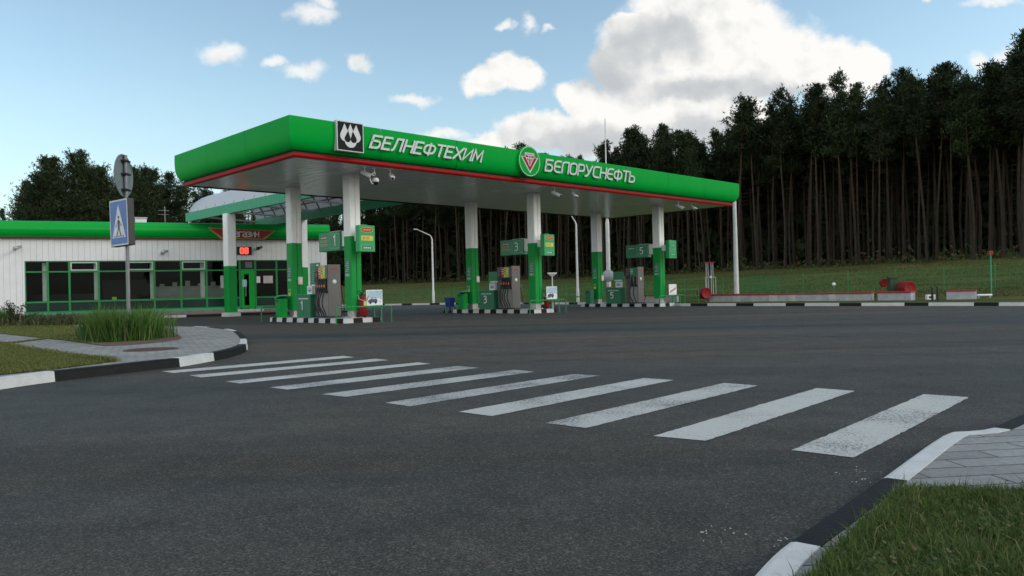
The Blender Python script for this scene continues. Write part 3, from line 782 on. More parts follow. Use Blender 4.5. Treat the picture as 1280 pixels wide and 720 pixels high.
# flaked-off paint lying on the asphalt by the right kerb
mb = MB()
for k in range(42):
    cx, cy = R.choice([(985, 678), (1072, 604), (1085, 594), (1000, 676), (1095, 600), (905, 668)])
    p = gp(cx + R.gauss(0, 20), cy + R.gauss(0, 6), 0.0)
    dd = min((Vector(q[:2]) - p.xy).length for q in rsm)
    if dd < 0.06 or p.x > 2.2 and p.y < 3.5: continue
    s = R.uniform(0.001, 0.0035) * (1 if R.random() < 0.88 else 1.9); a0 = R.uniform(0, 6.3); n_ = R.randint(4, 6)
    pl = [(p.x + s * R.uniform(0.5, 1.2) * math.cos(a0 + i * 6.283 / n_) * 1.6, p.y + s * R.uniform(0.5, 1.2) * math.sin(a0 + i * 6.283 / n_)) for i in range(n_)]
    mb.prism(pl, 0.001, 0.004)
mb.build('paint_flecks', K_WHITE, kind='stuff')

# ------------------------------------------------------------------ fuel canopy
OX, OY, TH, CL, CW = -6.507, 23.69, 0.773, 25.43, 8.10
ct, st_ = math.cos(TH), math.sin(TH)
def cw(u, v, z=0.0): return Vector((OX + u * ct - v * st_, OY + u * st_ + v * ct, z))
def u_at(px, py, v):
    d = ray(px, py); k = d.x / d.y
    return (k * (OY + v * ct) - OX + v * st_) / (ct - k * st_)
def z_at(px, py, v):
    u = u_at(px, py, v); Y = cw(u, v).y; d = ray(px, py)
    return EYE + d.z * Y / d.y
ZS = 5.219
U0, DU, V0, DV = 3.425, 9.279, 2.235, 4.139

canopy = thing('fuel_canopy', 'long flat green fuel canopy with red trim standing on six white and green columns', 'canopy', (OX, OY, 0), TH)
mb = MB(); k = 0; y = 0.03
while y < CW - 0.16:
    mb.box(0.03, y, ZS, CL - 0.03, y + 0.235, ZS + 0.05); y += 0.295
mb.build('soffit', SOFFIT, canopy, bevel=0.045, seg=3)
mb = MB(); mb.box(0.02, 0.02, ZS + 0.052, CL - 0.02, CW - 0.02, ZS + 0.08); mb.box(0.1, 0.1, ZS + 0.08, CL - 0.1, CW - 0.1, 6.25)
mb.build('roof_deck', DARKGREY, canopy)
def ring_side(prof, side):
    """one mitred side of a rectangular band; prof = (outward offset, z)"""
    V = []; n = len(prof)
    for (o, z) in prof:
        c = [(-o, -o), (CL + o, -o), (CL + o, CW + o), (-o, CW + o)]
        a, b = c[side], c[(side + 1) % 4]
        V += [(a[0], a[1], z), (b[0], b[1], z)]
    return V, [(2 * i, 2 * i + 1, 2 * i + 3, 2 * i + 2) for i in range(n - 1)]
fprof = [(0.02, 5.45), (0.02, 5.40), (0.085, 5.395), (0.125, 5.41), (0.17, 5.445), (0.22, 5.50), (0.262, 5.57), (0.293, 5.66), (0.314, 5.77), (0.327, 5.90), (0.333, 6.05), (0.334, 6.22), (0.328, 6.37), (0.31, 6.385), (0.10, 6.385), (0.10, 6.0)]
for s in range(4):
    V, f = ring_side(fprof, s); mb = MB(); nseg = 8 if s in (0, 2) else 3; gap = 0.007 / (CL if s in (0, 2) else CW)
    for q in range(nseg):
        t0 = q / nseg + (gap if q else 0); t1 = (q + 1) / nseg - (gap if q < nseg - 1 else 0); VV = []
        for k in range(0, len(V), 2):
            a, b = Vector(V[k]), Vector(V[k + 1]); VV += [a.lerp(b, t0), a.lerp(b, t1)]
        mb.add(VV, f, 0, None, True)
    o = mb.build('fascia', GREEN, canopy)
    e = o.modifiers.new('edge', 'EDGE_SPLIT'); e.split_angle = rad(40)
tprof = [(0.0, 5.195)] + [(0.03 + 0.055 * math.sin(rad(a)), 5.275 - 0.075 * math.cos(rad(a))) for a in range(0, 181, 20)] + [(0.0, 5.355)]
mb = MB()
for s in range(4):
    V, f = ring_side(tprof, s); mb.add(V, f, 0, None, True)
mb.build('red_trim', RED, canopy)
mb = MB()
for s in range(4):
    V, f = ring_side([(0.012, 5.19), (0.012, 5.41)], s); mb.add(V, f)
    V, f = ring_side([(-0.02, 5.19), (0.012, 5.19)], s); mb.add(V, f)
mb.build('shadow_gap', BLACK, canopy)

def column_local():
    """three meshes: white upper cladding, green lower cladding, steel foot; split by a joint"""
    def cl(z0, z1, mi=0):
        mb = MB()
        for x0, x1 in ((-0.225, -0.015), (0.015, 0.225)):
            r = 0.05
            if x0 < 0: poly = [(x1, 0.225), (x0 + r, 0.225), (x0 + 0.015, 0.21), (x0, 0.225 - r), (x0, -0.225 + r), (x0 + 0.015, -0.21), (x0 + r, -0.225), (x1, -0.225)]
            else: poly = [(x0, -0.225), (x1 - r, -0.225), (x1 - 0.015, -0.21), (x1, -0.225 + r), (x1, 0.225 - r), (x1 - 0.015, 0.21), (x1 - r, 0.225), (x0, 0.225)]
            mb.prism(poly, z0, z1)
        mb.box(-0.02, -0.195, z0 + 0.002, 0.02, 0.195, z1 - 0.002)
        return mb
    return cl
NOTICE = None
colno = 0
for i in range(3):
    for j in range(2):
        u, v = U0 + i * DU, V0 + j * DV
        cl = column_local()
        w = cl(3.04, ZS).build('column', WHITE_COL, canopy, loc=(u, v, 0))
        g = cl(0.42, 3.038).build('green_cladding', GREEN_COL, w)
        mb = MB(); mb.box(-0.16, -0.16, 0.17, 0.16, 0.16, 0.42); mb.box(-0.24, -0.24, 0.162, 0.24, 0.24, 0.185)
        for a in (-0.2, 0.2):
            for b in (-0.2, 0.2): mb.lathe([(0.022, 0.18), (0.022, 0.23), (0.0, 0.235)], 6, 0, T(a, b, 0))
        mb.build('steel_foot', STEEL, w)
        # framed notice on the left-facing side, small stickers, socket box
        mb = MB(); zz = 1.62 if j == 0 else 1.55
        mb.box(-0.236, -0.15, zz, -0.2265, 0.13, zz + 0.62, 0)
        mb.box(-0.239, -0.14, zz + 0.115, -0.2365, 0.12, zz + 0.61, 1)
        for q in range(6): mb.box(-0.2405, -0.11, zz + 0.18 + q * 0.065, -0.2395, 0.11 - 0.03 * (q % 3), zz + 0.205 + q * 0.065, 2)
        mb.box(-0.2400, -0.10, zz + 0.03, -0.2370, 0.09, zz + 0.085, 2)
        mb.build('notice', [mat('notice_frame', (0.12, 0.36, 0.2), 0.4), GREEN_CAB, mat('notice_print', (0.35, 0.5, 0.45), 0.5)], w)
        if j == 1:
            mb = MB(); mb.box(-0.234, -0.05, 0.98, -0.2265, 0.09, 1.25, 0); mb.box(-0.2365, -0.03, 1.1, -0.2345, 0.07, 1.22, 1)
            mb.build('sticker', [YELLOW, GREEN_CAB], w)
            mb = MB(); mb.box(0.0, -0.31, 1.42, 0.17, -0.2255, 1.72, 0); mb.box(0.03, -0.318, 1.5, 0.14, -0.3105, 1.66, 1)
            mb.tube([(0.09, -0.26, 1.42), (0.09, -0.25, 1.0), (0.1, -0.24, 0.5), (0.1, -0.24, 0.19)], 0.012, 6, 2)
            mb.build('socket_box', [mat('cream_plastic', (0.66, 0.66, 0.52), 0.5), WHITE_P, GREEN_CAB], w, bevel=0.01)

# --- signs on the front fascia
vf = -0.36
ua, ub = u_at(419.5, 172, vf), u_at(453, 172, vf)
za, zb = z_at(436, 190, vf), z_at(436, 152.5, vf)
emb = thing('emblem_sign', 'square black emblem sign with three pale drops on the left end of the green fascia', 'sign', cw(ua, vf - 0.02), TH)
wv, hv = ub - ua, zb - za
mb = MB(); mb.box(0, -0.05, za, wv, 0.12, zb); mb.build('casing', SILVER, emb, bevel=0.01)
mb = MB(); mb.box(0.035, -0.056, za + 0.035, wv - 0.035, -0.051, zb - 0.035); mb.build('face', mat('black_sign_face', (0.008, 0.008, 0.011), 0.6, var=0.1, spec=0.15), emb)
def drop(tx, ty, cx_, cy_, r, n=22):
    d = Vector((tx - cx_, ty - cy_)); D = d.length; a0 = math.atan2(d.y, d.x); b = math.acos(r / D)
    pts = [(tx, ty)]
    for k in range(n + 1):
        a = a0 + b + (2 * math.pi - 2 * b) * k / n; pts.append((cx_ + r * math.cos(a), cy_ + r * math.sin(a)))
    return pts
mb = MB(); zl = 0.0
for (tx, ty, cx_, cy_, r, mi) in ((0.27, 0.93, 0.28, 0.50, 0.185, 0), (0.73, 0.93, 0.72, 0.50, 0.185, 0), (0.5, 0.94, 0.5, 0.35, 0.235, 0), (0.41, 0.70, 0.38, 0.41, 0.118, 1), (0.59, 0.70, 0.62, 0.41, 0.118, 1)):
    P = [(0.03 + x * (wv - 0.06), za + 0.02 + y * (hv - 0.04)) for x, y in drop(tx, ty, cx_, cy_, r)]
    mb.prism(P, 0.057, 0.060 + zl, mi, FACE_NY); zl += 0.002
mb.build('drops', [SILVER, mat('black_sign_face', (0, 0, 0))], emb)

def fascia_letters(name, s, label, p0, p1, h_px0, sxf, shear, wgt):
    u0, u1 = u_at(*p0, vf), u_at(*p1, vf)
    z0 = z_at(*p0, vf); h = z_at(p0[0], p0[1] - h_px0, vf) - z0
    r = thing(name, label, 'sign', cw(u0, vf), TH)
    span = u1 - u0 - shear * h
    f = 1.0
    for _ in range(30): f *= span / text_width(s, h, 0.17 * f, f)
    text(None, s, h, T(0, 0.0, z0) @ FACE_NY, wgt, 0.03, 0.17 * f, f, shear, 0, per=lambda m_: m_.build('letter', SILVER, r))
    z1 = z_at(*p1, vf)
    return r
fascia_letters('sign_lettering', 'БЕЛНЕФТЕХИМ', 'slanted silver Cyrillic letters on green fascia between square and round emblems', (462, 184.0), (604.5, 202.4), 15.0, 1, 0.43, 0.178)
fascia_letters('sign_lettering', 'БЄПОРУСНЄФТЬ', 'upright rounded silver Cyrillic letters on green fascia right of round emblem', (681, 213.2), (793.5, 227.6), 13.8, 1, 0.22, 0.168)

uc = u_at(660.3, 202, vf); zc = (z_at(660.3, 183, vf) + z_at(660.3, 221, vf)) / 2; rr_ = (z_at(660.3, 183, vf) - z_at(660.3, 221, vf)) / 2
rem = thing('round_emblem_sign', 'round green emblem sign with red arrow badge in the middle of the fascia', 'sign', cw(uc, vf - 0.04), TH)
Mr = T(0, 0, zc) @ FACE_NY
mb = MB(); mb.lathe([(rr_ * 0.97, -0.16), (rr_, -0.12), (rr_, 0.02), (rr_ * 0.985, 0.035), (0.0, 0.035)], 48, 0, Mr, False); mb.build('casing', GREEN, rem)
mb = MB()
ring = [(math.cos(2 * math.pi * k / 64), math.sin(2 * math.pi * k / 64)) for k in range(64)]
V = [(x * rr_ * 0.965, y * rr_ * 0.965, z) for z in (0.0355, 0.041) for x, y in ring] + [(x * rr_ * 0.925, y * rr_ * 0.925, z) for z in (0.0355, 0.041) for x, y in ring]
fs = []
for k in range(64):
    j = (k + 1) % 64
    fs += [(64 + k, 64 + j, 192 + j, 192 + k), (k, j, 64 + j, 64 + k), (128 + j, 128 + k, 192 + k, 192 + j)]
mb.add(V, fs, 0, Mr); mb.build('rim_line', SILVER, rem)
arrow = [(-0.80, 0.28), (-0.44, 0.28), (-0.44, 0.55), (0.44, 0.55), (0.44, 0.28), (0.80, 0.28), (0, -0.78)][::-1]
def sc(P, s, cy_=0.1): return [(x * s * rr_, (cy_ + (y - cy_) * s) * rr_) for x, y in P]
mb = MB(); mb.prism(sc(arrow, 1.0), 0.0356, 0.042, 0, Mr); mb.prism(sc(arrow, 0.84), 0.0425, 0.045, 1, Mr)
inn = [(-0.40, 0.24), (0.40, 0.24), (0, -0.36)][::-1]
mb.prism(sc(inn, 1.0, 0), 0.0455, 0.047, 0, Mr); mb.prism(sc(inn, 0.72, 0), 0.0475, 0.0485, 1, Mr)
for x in (-0.10, 0.10): mb.box((x - 0.03) * rr_, -0.22 * rr_, 0.049, (x + 0.03) * rr_, 0.42 * rr_, 0.051, 0, Mr)
mb.box(-0.34 * rr_, 0.36 * rr_, 0.0522, 0.34 * rr_, 0.43 * rr_, 0.0535, 0, Mr)
mb.build('badge', [SILVER, RED], rem)

# --- cameras hung under the canopy's front edge
def bullet_cam(name, label, u, v, yaw, grp, dome=False, mount='soffit'):
    r = thing(name, label, 'camera', cw(u, v, ZS), TH + yaw, grp)
    mb = MB(); mb.lathe([(0.055, -0.02), (0.055, 0.0)], 12); mb.tube([(0, 0, -0.02), (0, 0, -0.12), (0.02, -0.03, -0.19)], 0.018, 8)
    mb.build('bracket', WHITE_P, r)
    if not dome:
        mb = MB(); M = ob_M(0.02, -0.05, -0.22, 0, rad(25))
        mb.lathe([(0.0, -0.2), (0.05, -0.19), (0.055, 0.12), (0.06, 0.16), (0.0, 0.16)], 12, 0, M @ Matrix.Rotation(rad(90), 4, 'X'))
        mb.box(-0.062, -0.22, 0.05, 0.062, 0.16, 0.066, 0, M)
        b = mb.build('body', WHITE_P, r)
        mb = MB(); mb.lathe([(0.0, 0.0), (0.042, 0.0), (0.042, 0.012), (0.0, 0.012)], 12, 0, M @ T(0, -0.162, 0) @ Matrix.Rotation(rad(90), 4, 'X'))
        mb.build('lens', BLACK, b)
    else:
        mb = MB(); mb.tube([(0, 0, -0.12), (-0.10, 0.02, -0.2), (-0.14, 0.02, -0.36), (-0.08, 0.02, -0.46), (0.02, 0.0, -0.46)], 0.02, 8)
        mb.lathe([(0.0, -0.20), (0.07, -0.21), (0.10, -0.26), (0.10, -0.33), (0.0, -0.33)], 16, 0, T(0.03, -0.01, -0.08)); b = mb.build('body', WHITE_P, r)
        mb = MB(); mb.lathe([(0.085, -0.33), (0.08, -0.37), (0.05, -0.41), (0.0, -0.42)][::-1], 16, 0, T(0.03, -0.01, -0.08)); mb.build('lens', BLACK, b)
    return r
CG = 'cameras under the canopy front edge'
camspec = [(456, 212, 'white bullet camera under canopy, left of the dome camera near the square emblem', 0.5, 0), (468, 217, 'white dome camera on a curved arm under the canopy below the slanted letters', 0, 1),
           (488, 220, 'white bullet camera under canopy, just right of the dome camera', -0.4, 0), (693, 240, 'white camera under canopy right of the middle front column, left one of that pair', 0.6, 0),
           (716, 244, 'white camera under canopy right of the middle front column, right one of that pair', -0.3, 0), (848, 258, 'white camera under canopy right of the end column, left one of that pair', 0.6, 0), (865, 261, 'white camera at far right end under canopy, right one of that pair', -0.3, 0)]
for px, py, lab, yaw, dome in camspec:
    bullet_cam('security_camera', lab, u_at(px, py, 0.45), 0.45, yaw, CG, bool(dome)).scale = (1.15, 1.15, 1.15)

# ------------------------------------------------------------------ pump islands
IZ = 0.165
GI = 'pump islands under the canopy'
pos3 = ['left', 'middle', 'right']
def island(i):
    r = thing('pump_island', 'black and white edged pump island carrying pump %s, %s of the three' % ('135'[i], pos3[i]), 'pump island', cw(U0 + i * DU, 0), TH, GI)
    hw, v0, v1 = 0.82, 1.66, 7.0
    pts = []
    rc = 0.14
    for (cx_, cy_, a) in ((hw - rc, v1 - rc, 0), (-hw + rc, v1 - rc, 90), (-hw + rc, v0 + rc, 180), (hw - rc, v0 + rc, 270)):
        for k in range(4): pts.append((cx_ + rc * math.cos(rad(a + 30 * k)), cy_ + rc * math.sin(rad(a + 30 * k))))
    pts.append(pts[0])
    al = alternate(pts, (0.42, 0.36), 0, 0.1)
    mb = MB(); kerb(mb, al, IZ, 0.13, 1, round_=0.02)
    mb.build('kerb_edge', [K_WHITE, K_BLACK], r)
    mb = MB(); mb.box(-hw + 0.125, v0 + 0.125, 0.0, hw - 0.125, v1 - 0.125, IZ - 0.003); mb.build('paving', CONC, r)
    return r
for i in range(3): island(i)

def hose(mb, x, y, z0, z1, sag, mi=0, xo=-0.1):
    pts = []
    for k in range(13):
        t = k / 12
        pts.append((x - sag * math.sin(math.pi * min(1, t * 1.15)) * 0.6 + xo * 0.0, y - 0.10 * t + 0.05 * math.sin(t * 3.0), z0 + (z1 - z0) * (t ** 0.85)))
    mb.tube(pts, 0.026, 7, mi)

def dispenser(i):
    SAL = mat('salmon_label', (0.50, 0.16, 0.10), 0.5, var=0.06)
    col = [(SAL, YELLOW, LIME, MIDGREY), (REDLAB, YELLOW, LIME, MIDGREY), (GREEN_SIGN, GREEN_SIGN)][i]
    n = len(col)
    lab = ['grey fuel pump with four black hoses at the left island beside cabinet 1', 'grey fuel pump with four black hoses at the middle island beside cabinet 3', 'grey fuel pump with only two black hoses at the right island'][i]
    vlen = 0.62 if n == 4 else 0.46
    r = thing('fuel_pump', lab, 'fuel pump', cw(U0 + i * DU - 0.08, 3.35, IZ), TH, 'fuel pumps under the canopy')
    H = 1.93
    mb = MB(); mb.box(-0.26, 0.0, 0.0, 0.26, 0.035, H); mb.build('end_panel', MIDGREY, r, bevel=0.012)
    mb = MB(); mb.box(-0.245, 0.037, 0.0, 0.245, vlen + 0.34, H - 0.03); mb.build('housing', DARKGREY, r, bevel=0.01)
    mb = MB(); mb.box(-0.2475, 0.05, 0.06, -0.2455, 0.06 + vlen, 0.90); mb.box(-0.2475, 0.05, 0.976, -0.2455, 0.06 + vlen, H - 0.52); mb.build('nozzle_side_panel', mat('light_grey_paint', (0.30, 0.30, 0.30), 0.5, dirt=0.2), r)
    mb = MB(); mb.lathe([(0.0, 0.0), (0.085, 0.0), (0.085, 0.006), (0.0, 0.006)][::-1], 24, 0, T(0.0, -0.001, 1.3) @ Matrix.Rotation(rad(90), 4, 'X')); mb.build('round_badge', WHITE_P, r)
    mb = MB(); mb.box(-0.14, -0.004, H - 0.2, 0.14, -0.0012, H - 0.14); mb.build('red_strip', REDLAB, r)
    # coloured grade labels over the nozzles
    pitch = vlen / n
    for k in range(n):
        mb = MB(); mb.box(-0.262, 0.05 + k * pitch + 0.008, H - 0.50, -0.247, 0.05 + (k + 1) * pitch - 0.008, H - 0.05)
        for q in range(3): mb.box(-0.2645, 0.07 + k * pitch, H - 0.16 - q * 0.09, -0.2625, 0.05 + (k + 1) * pitch - 0.03, H - 0.13 - q * 0.09, 1)
        mb.build('grade_label', [col[n - 1 - k], WHITE_P if k % 2 else DARKGREY], r)
        y = 0.05 + (k + 0.5) * pitch
        mb = MB(); mb.box(-0.300, y - 0.055, 0.98, -0.247, y + 0.055, 1.42)
        h = mb.build('nozzle_holster', BLACK, r, bevel=0.008)
        mb = MB(); mb.tube([(-0.30, y, 1.40), (-0.33, y, 1.30), (-0.36, y, 1.12), (-0.345, y, 1.0)], [0.014, 0.018, 0.024, 0.024], 8)
        mb.tube([(-0.36, y, 1.13), (-0.42, y, 1.08), (-0.42, y, 1.0), (-0.36, y, 0.98)], 0.011, 6)
        g = mb.build('nozzle', BLACK, r)
        mb = MB(); mb.tube([(-0.345, y, 1.19), (-0.362, y, 1.10)], [0.027, 0.03], 8)
        if n == 4: mb.build('grip_cover', ORANGE, g)
        mb = MB(); hose(mb, -0.35, y, 0.99, 0.05, 0.16 + 0.05 * (k % 2)); mb.build('hose', RUBBER, r)
    mb = MB(); mb.box(-0.275, 0.04, 0.90, -0.247, 0.06 + vlen, 0.975); mb.build('nozzle_ledge', BLACK, r)
    mb = MB(); mb.box(-0.27, vlen + 0.09, 1.30, -0.247, vlen + 0.33, 1.68, 0); mb.box(-0.2725, vlen + 0.12, 1.5, -0.2705, vlen + 0.30, 1.64, 1); mb.build('display', [BLACK, mat('lcd_glass', (0.06, 0.08, 0.07), 0.15)], r)
    mb = MB(); mb.box(-0.27, -0.02, -0.005, 0.27, vlen + 0.36, 0.05); mb.build('base', BLACK, r)
    # hose on the far side
    mb = MB()
    for k in range(2):
        mb.tube([(0.34, 0.12 + k * 0.2, 1.2), (0.36, 0.06 + k * 0.2, 0.8), (0.42, 0.02 + k * 0.2, 0.3), (0.30, 0.08 + k * 0.2, 0.06)], 0.02, 6)
    mb.build('hose', RUBBER, r)
for i in range(3): dispenser(i)

def cabinet(i):
    ch = '135'[i]
    r = thing('equipment_cabinet', 'low green cabinet with white number %s standing beside the fuel pump' % ch, 'cabinet', cw(U0 + i * DU - 0.25, 4.42, IZ), TH, 'numbered green cabinets')
    w, h = 1.0, 0.84
    mb = MB(); mb.box(-0.22, 0, 0, 0.22, w, h); b = mb.build('body', GREEN_CAB, r, bevel=0.012)
    mb = MB(); mb.box(-0.245, -0.02, h, 0.245, w + 0.02, h + 0.03); mb.build('lid', GREEN_PALE, r, bevel=0.005)
    mb = MB(); text(mb, ch, 0.30, T(-0.221, w * 0.66, 0.30) @ FACE_NX, 0.15, 0.004); mb.build('number', WHITE_P, r)
    mb = MB()
    for q in range(7): mb.box(-0.2245, 0.16 + q * 0.1, 0.685, -0.2212, 0.235 + q * 0.1, 0.72)
    mb.build('caption', WHITE_P, r)
    mb = MB(); mb.box(-0.2235, 0.50, 0.05, -0.2212, 0.506, 0.64); mb.build('door_gap', BLACK, b)
    # white leaflet box on top
    t = thing('leaflet_box', 'small white leaflet box standing on the green cabinet numbered %s' % ch, 'box', cw(U0 + i * DU - 0.25, 4.5, IZ + h + 0.031), TH, 'white boxes on the numbered cabinets')
    mb = MB(); mb.box(-0.1, 0.0, 0, 0.1, 0.34, 0.30); mb.build('case', WHITE_P, t, bevel=0.008)
    mb = MB(); mb.box(-0.1035, 0.03, 0.06, -0.1012, 0.30, 0.25, 0); mb.box(-0.105, 0.06, 0.10, -0.1038, 0.2, 0.16, 1); mb.build('print', [PALEBLUE, DARKGREY], t)
    # green notice panel on a post behind
    hgt = (1.25, 2.05) if i == 0 else (1.30, 1.72)
    g = thing('notice_panel', 'green notice panel on a post behind the numbered %s cabinet' % ch, 'sign', cw(U0 + i * DU + 0.12, 4.95, IZ), TH, 'green panels behind the cabinets')
    mb = MB(); mb.tube([(0, 0, 0), (0, 0, hgt[1] - 0.03)], 0.03, 8); mb.build('post', GREEN_DK, g)
    mb = MB(); mb.box(-0.06, -0.36, hgt[0] - 0.17, -0.032, 0.36, hgt[1] - 0.0); mb.build('panel', GREEN_SIGN, g, bevel=0.006)
    mb = MB(); mb.box(-0.0635, -0.26, hgt[0] - 0.08, -0.0605, 0.26, hgt[0] - 0.02)
    if i == 0:
        mb.lathe([(0.0, 0.0), (0.09, 0.0), (0.09, 0.003), (0.0, 0.003)][::-1], 16, 0, T(-0.0605, -0.2, hgt[1] - 0.14) @ Matrix.Rotation(rad(-90), 4, 'Y'))
        for q in range(6): mb.box(-0.0635, -0.2, hgt[0] + 0.08 + q * 0.08, -0.0605, 0.22, hgt[0] + 0.10 + q * 0.08, 1)
    mb.build('print', [WHITE_P, MINT], g)
for i in range(3): cabinet(i)

def pump_sign(i):
    ch = '135'[i]
    r = thing('pump_number_sign', 'green light box with number %s fixed to the %s front column' % (ch, pos3[i]), 'sign', cw(U0 + i * DU, V0, 0), TH, 'numbered light boxes on the columns')
    mb = MB(); mb.box(-0.07, 0.227, 2.72, 0.07, 0.579, 3.26); mb.build('arm', WHITE_COL, r, bevel=0.01)
    mb = MB(); mb.box(-0.16, 0.58, 2.58, 0.16, 2.0, 3.27); b = mb.build('box', GREEN_SIGN, r, bevel=0.012)
    mb = MB(); mb.box(-0.162, 0.575, 3.271, 0.162, 1.2, 3.283); mb.build('top_edge', WHITE_P, r)
    mb = MB(); h = 0.32 if i else 0.36
    text(mb, ch, h, T(-0.161, 0.96 + (0.1 if i else 0.02), 2.78) @ FACE_NX, 0.13, 0.004); mb.build('number', WHITE_P, r)
    # tyre-shaped ring round the number, grade marks at the far end
    mb = MB(); P = rr(-0.34, -0.26, 0.34, 0.26, 0.1, 5)
    stroke_mesh(mb, P, 0.012, 0, 0.002, 1, 1, 0, 0, 0, 0, T(-0.1605, 0.92, 2.93) @ FACE_NX); mb.build('number_frame', MINT, r)
    mb = MB()
    cols = [2, 1, 1] if i < 2 else [3, 3, 3]
    for q in range(3):
        z = 3.04 - q * 0.13
        mb.box(-0.1632, 1.42, z, -0.1605, 1.88, z + 0.085, cols[q])
        for s in range(4): mb.box(-0.1648, 1.46 + s * 0.1, z + 0.022, -0.1634, 1.53 + s * 0.1, z + 0.062, 4 if q else 0)
    mb.build('grade_marks', [WHITE_P, mat('tan_label', (0.36, 0.36, 0.16), 0.5), mat('brown_label', (0.20, 0.06, 0.03), 0.5), mat('teal_label', (0.03, 0.23, 0.10), 0.5), GREEN_CAB], r)
def grade_sign(i):
    r = thing('fuel_grade_sign', ['green fuel grade sign with red oval on the right side of the left front column', 'green fuel grade sign with red oval on the right side of the middle front column', 'plain green fuel grade sign without red oval on the right front column'][i], 'sign', cw(U0 + i * DU, V0 - 0.70, 0), TH, 'fuel grade signs on the columns')
    mb = MB(); mb.box(-0.06, -0.70, 2.86, 0.08, -0.227, 3.16, 0, T(0, 0.70, 0)); mb.build('arm', WHITE_COL, r, bevel=0.008)
    x0, x1, z0, z1 = -0.26, 0.39, 2.46, 3.38
    mb = MB(); mb.box(x0, -0.13, z0, x1, 0.10, z1); mb.box(x0 + 0.15, -0.05, z1, x1 - 0.25, 0.02, z1 + 0.03); mb.build('box', GREEN_SIGN2, r, bevel=0.012)
    mb = MB(); xm = (x0 + x1) / 2
    def plate(zc_, hh, mi, oval=False, rim=0):
        if oval:
            P = [(0.24 * math.cos(2 * math.pi * k / 28), hh * math.sin(2 * math.pi * k / 28)) for k in range(28)]
        else:
            P = rr(-0.23, -hh, 0.23, hh, 0.03)[:-1]
        mb.prism([(x * 1.08, y * 1.15) for x, y in P], 0.1312, 0.133, rim, T(xm, 0, zc_) @ FACE_NY)
        mb.prism(P, 0.1335, 0.136, mi, T(xm, 0, zc_) @ FACE_NY)
    if i < 2:
        plate(3.22, 0.085, 1, True, 2); plate(2.93, 0.075, 3, False, 3); plate(2.60, 0.085, 4, False, 5)
        text(mb, '95', 0.08, T(xm - 0.02, -0.1365, 2.89) @ FACE_NY, 0.2, 0.003, mi=6); text(mb, '92', 0.08, T(xm - 0.18, -0.1365, 2.89) @ FACE_NY, 0.2, 0.003, mi=6)
        for s in range(4): mb.box(xm - 0.15 + s * 0.08, -0.1385, 2.575, xm - 0.10 + s * 0.08, -0.1364, 2.615, 0)
        for s in range(4): mb.box(xm - 0.14 + s * 0.075, -0.1385, 3.20, xm - 0.09 + s * 0.075, -0.1364, 3.24, 2)
    else:
        plate(3.12, 0.09, 4, False, 4); plate(2.66, 0.09, 4, False, 4)
        for zc_ in (3.12, 2.66):
            for s in range(4): mb.box(xm - 0.16 + s * 0.085, -0.1385, zc_ - 0.03, xm - 0.10 + s * 0.085, -0.1364, zc_ + 0.03, 5)
    mb.build('print', [WHITE_P, REDLAB, LIME, YELLOW, mat('teal_label', (0, 0, 0)), MINT, ORANGE], r)
for i in range(3): pump_sign(i); grade_sign(i)

def guard_rail(i, front):
    lab = 'green tube guard rail at the %s end of the %s pump island' % ('front' if front else 'back', pos3[i])
    v = 1.38 if front else 7.22
    r = thing('guard_rail', lab, 'guard rail', cw(U0 + i * DU, v, 0), TH, 'green guard rails at the island ends')
    h = 0.56; w0, w1 = (-1.25, 1.0) if front else (-1.0, 0.95)
    mb = MB(); pts = [(w0, 0, h - 0.08), (w0 + 0.03, 0, h - 0.02), (w0 + 0.1, 0, h), (w1 - 0.1, 0, h), (w1 - 0.03, 0, h - 0.02), (w1, 0, h - 0.08)]
    mb.tube(pts, 0.026, 10); mb.build('rail', GREEN_DK, r)
    for x in (w0, w1, w1 - 0.42):
        mb = MB(); mb.tube([(x, 0, 0), (x, 0, h - (0.08 if x != w1 - 0.42 else 0.02))], 0.026, 10); mb.lathe([(0.06, 0.0), (0.06, 0.012)], 12, 0, T(x, 0, 0)); mb.build('leg', GREEN_DK, r)
for i in range(3):
    guard_rail(i, True); guard_rail(i, False)

def bin_(i):
    r = thing('litter_bin', ['green litter bin with open pale lid beside the back column of the left island', 'green litter bin with pale lid beside the back column of the middle island', 'dark green litter bin beside the back column of the right island'][i], 'litter bin', cw(U0 + i * DU - 0.5, 6.55, IZ), TH, 'litter bins on the islands')
    mb = MB(); P = rr(-0.18, -0.22, 0.18, 0.22, 0.06, 4)[:-1]
    V = [(x * 0.88, y * 0.88, 0) for x, y in P] + [(x, y, 0.72) for x, y in P]; n = len(P)
    mb.add(V, [tuple(range(n))[::-1], tuple(range(n, 2 * n))] + [(k, (k + 1) % n, n + (k + 1) % n, n + k) for k in range(n)])
    mb.build('body', GREEN_COL if i < 2 else GREEN_CAB, r)
    mb = MB(); M = T(0, 0.0, 0.74) @ Matrix.Rotation(rad(-14 if i < 2 else 0), 4, 'X')
    mb.prism([(x * 1.08, y * 1.08) for x, y in P], 0.02, 0.07, 0, M); mb.build('lid', GREEN_PALE if i < 2 else GREEN_CAB, r, bevel=0.01)
    mb = MB(); mb.box(-0.19, -0.1, 0.60, -0.176, 0.1, 0.68); mb.build('slot', BLACK, r)
for i in range(3): bin_(i)

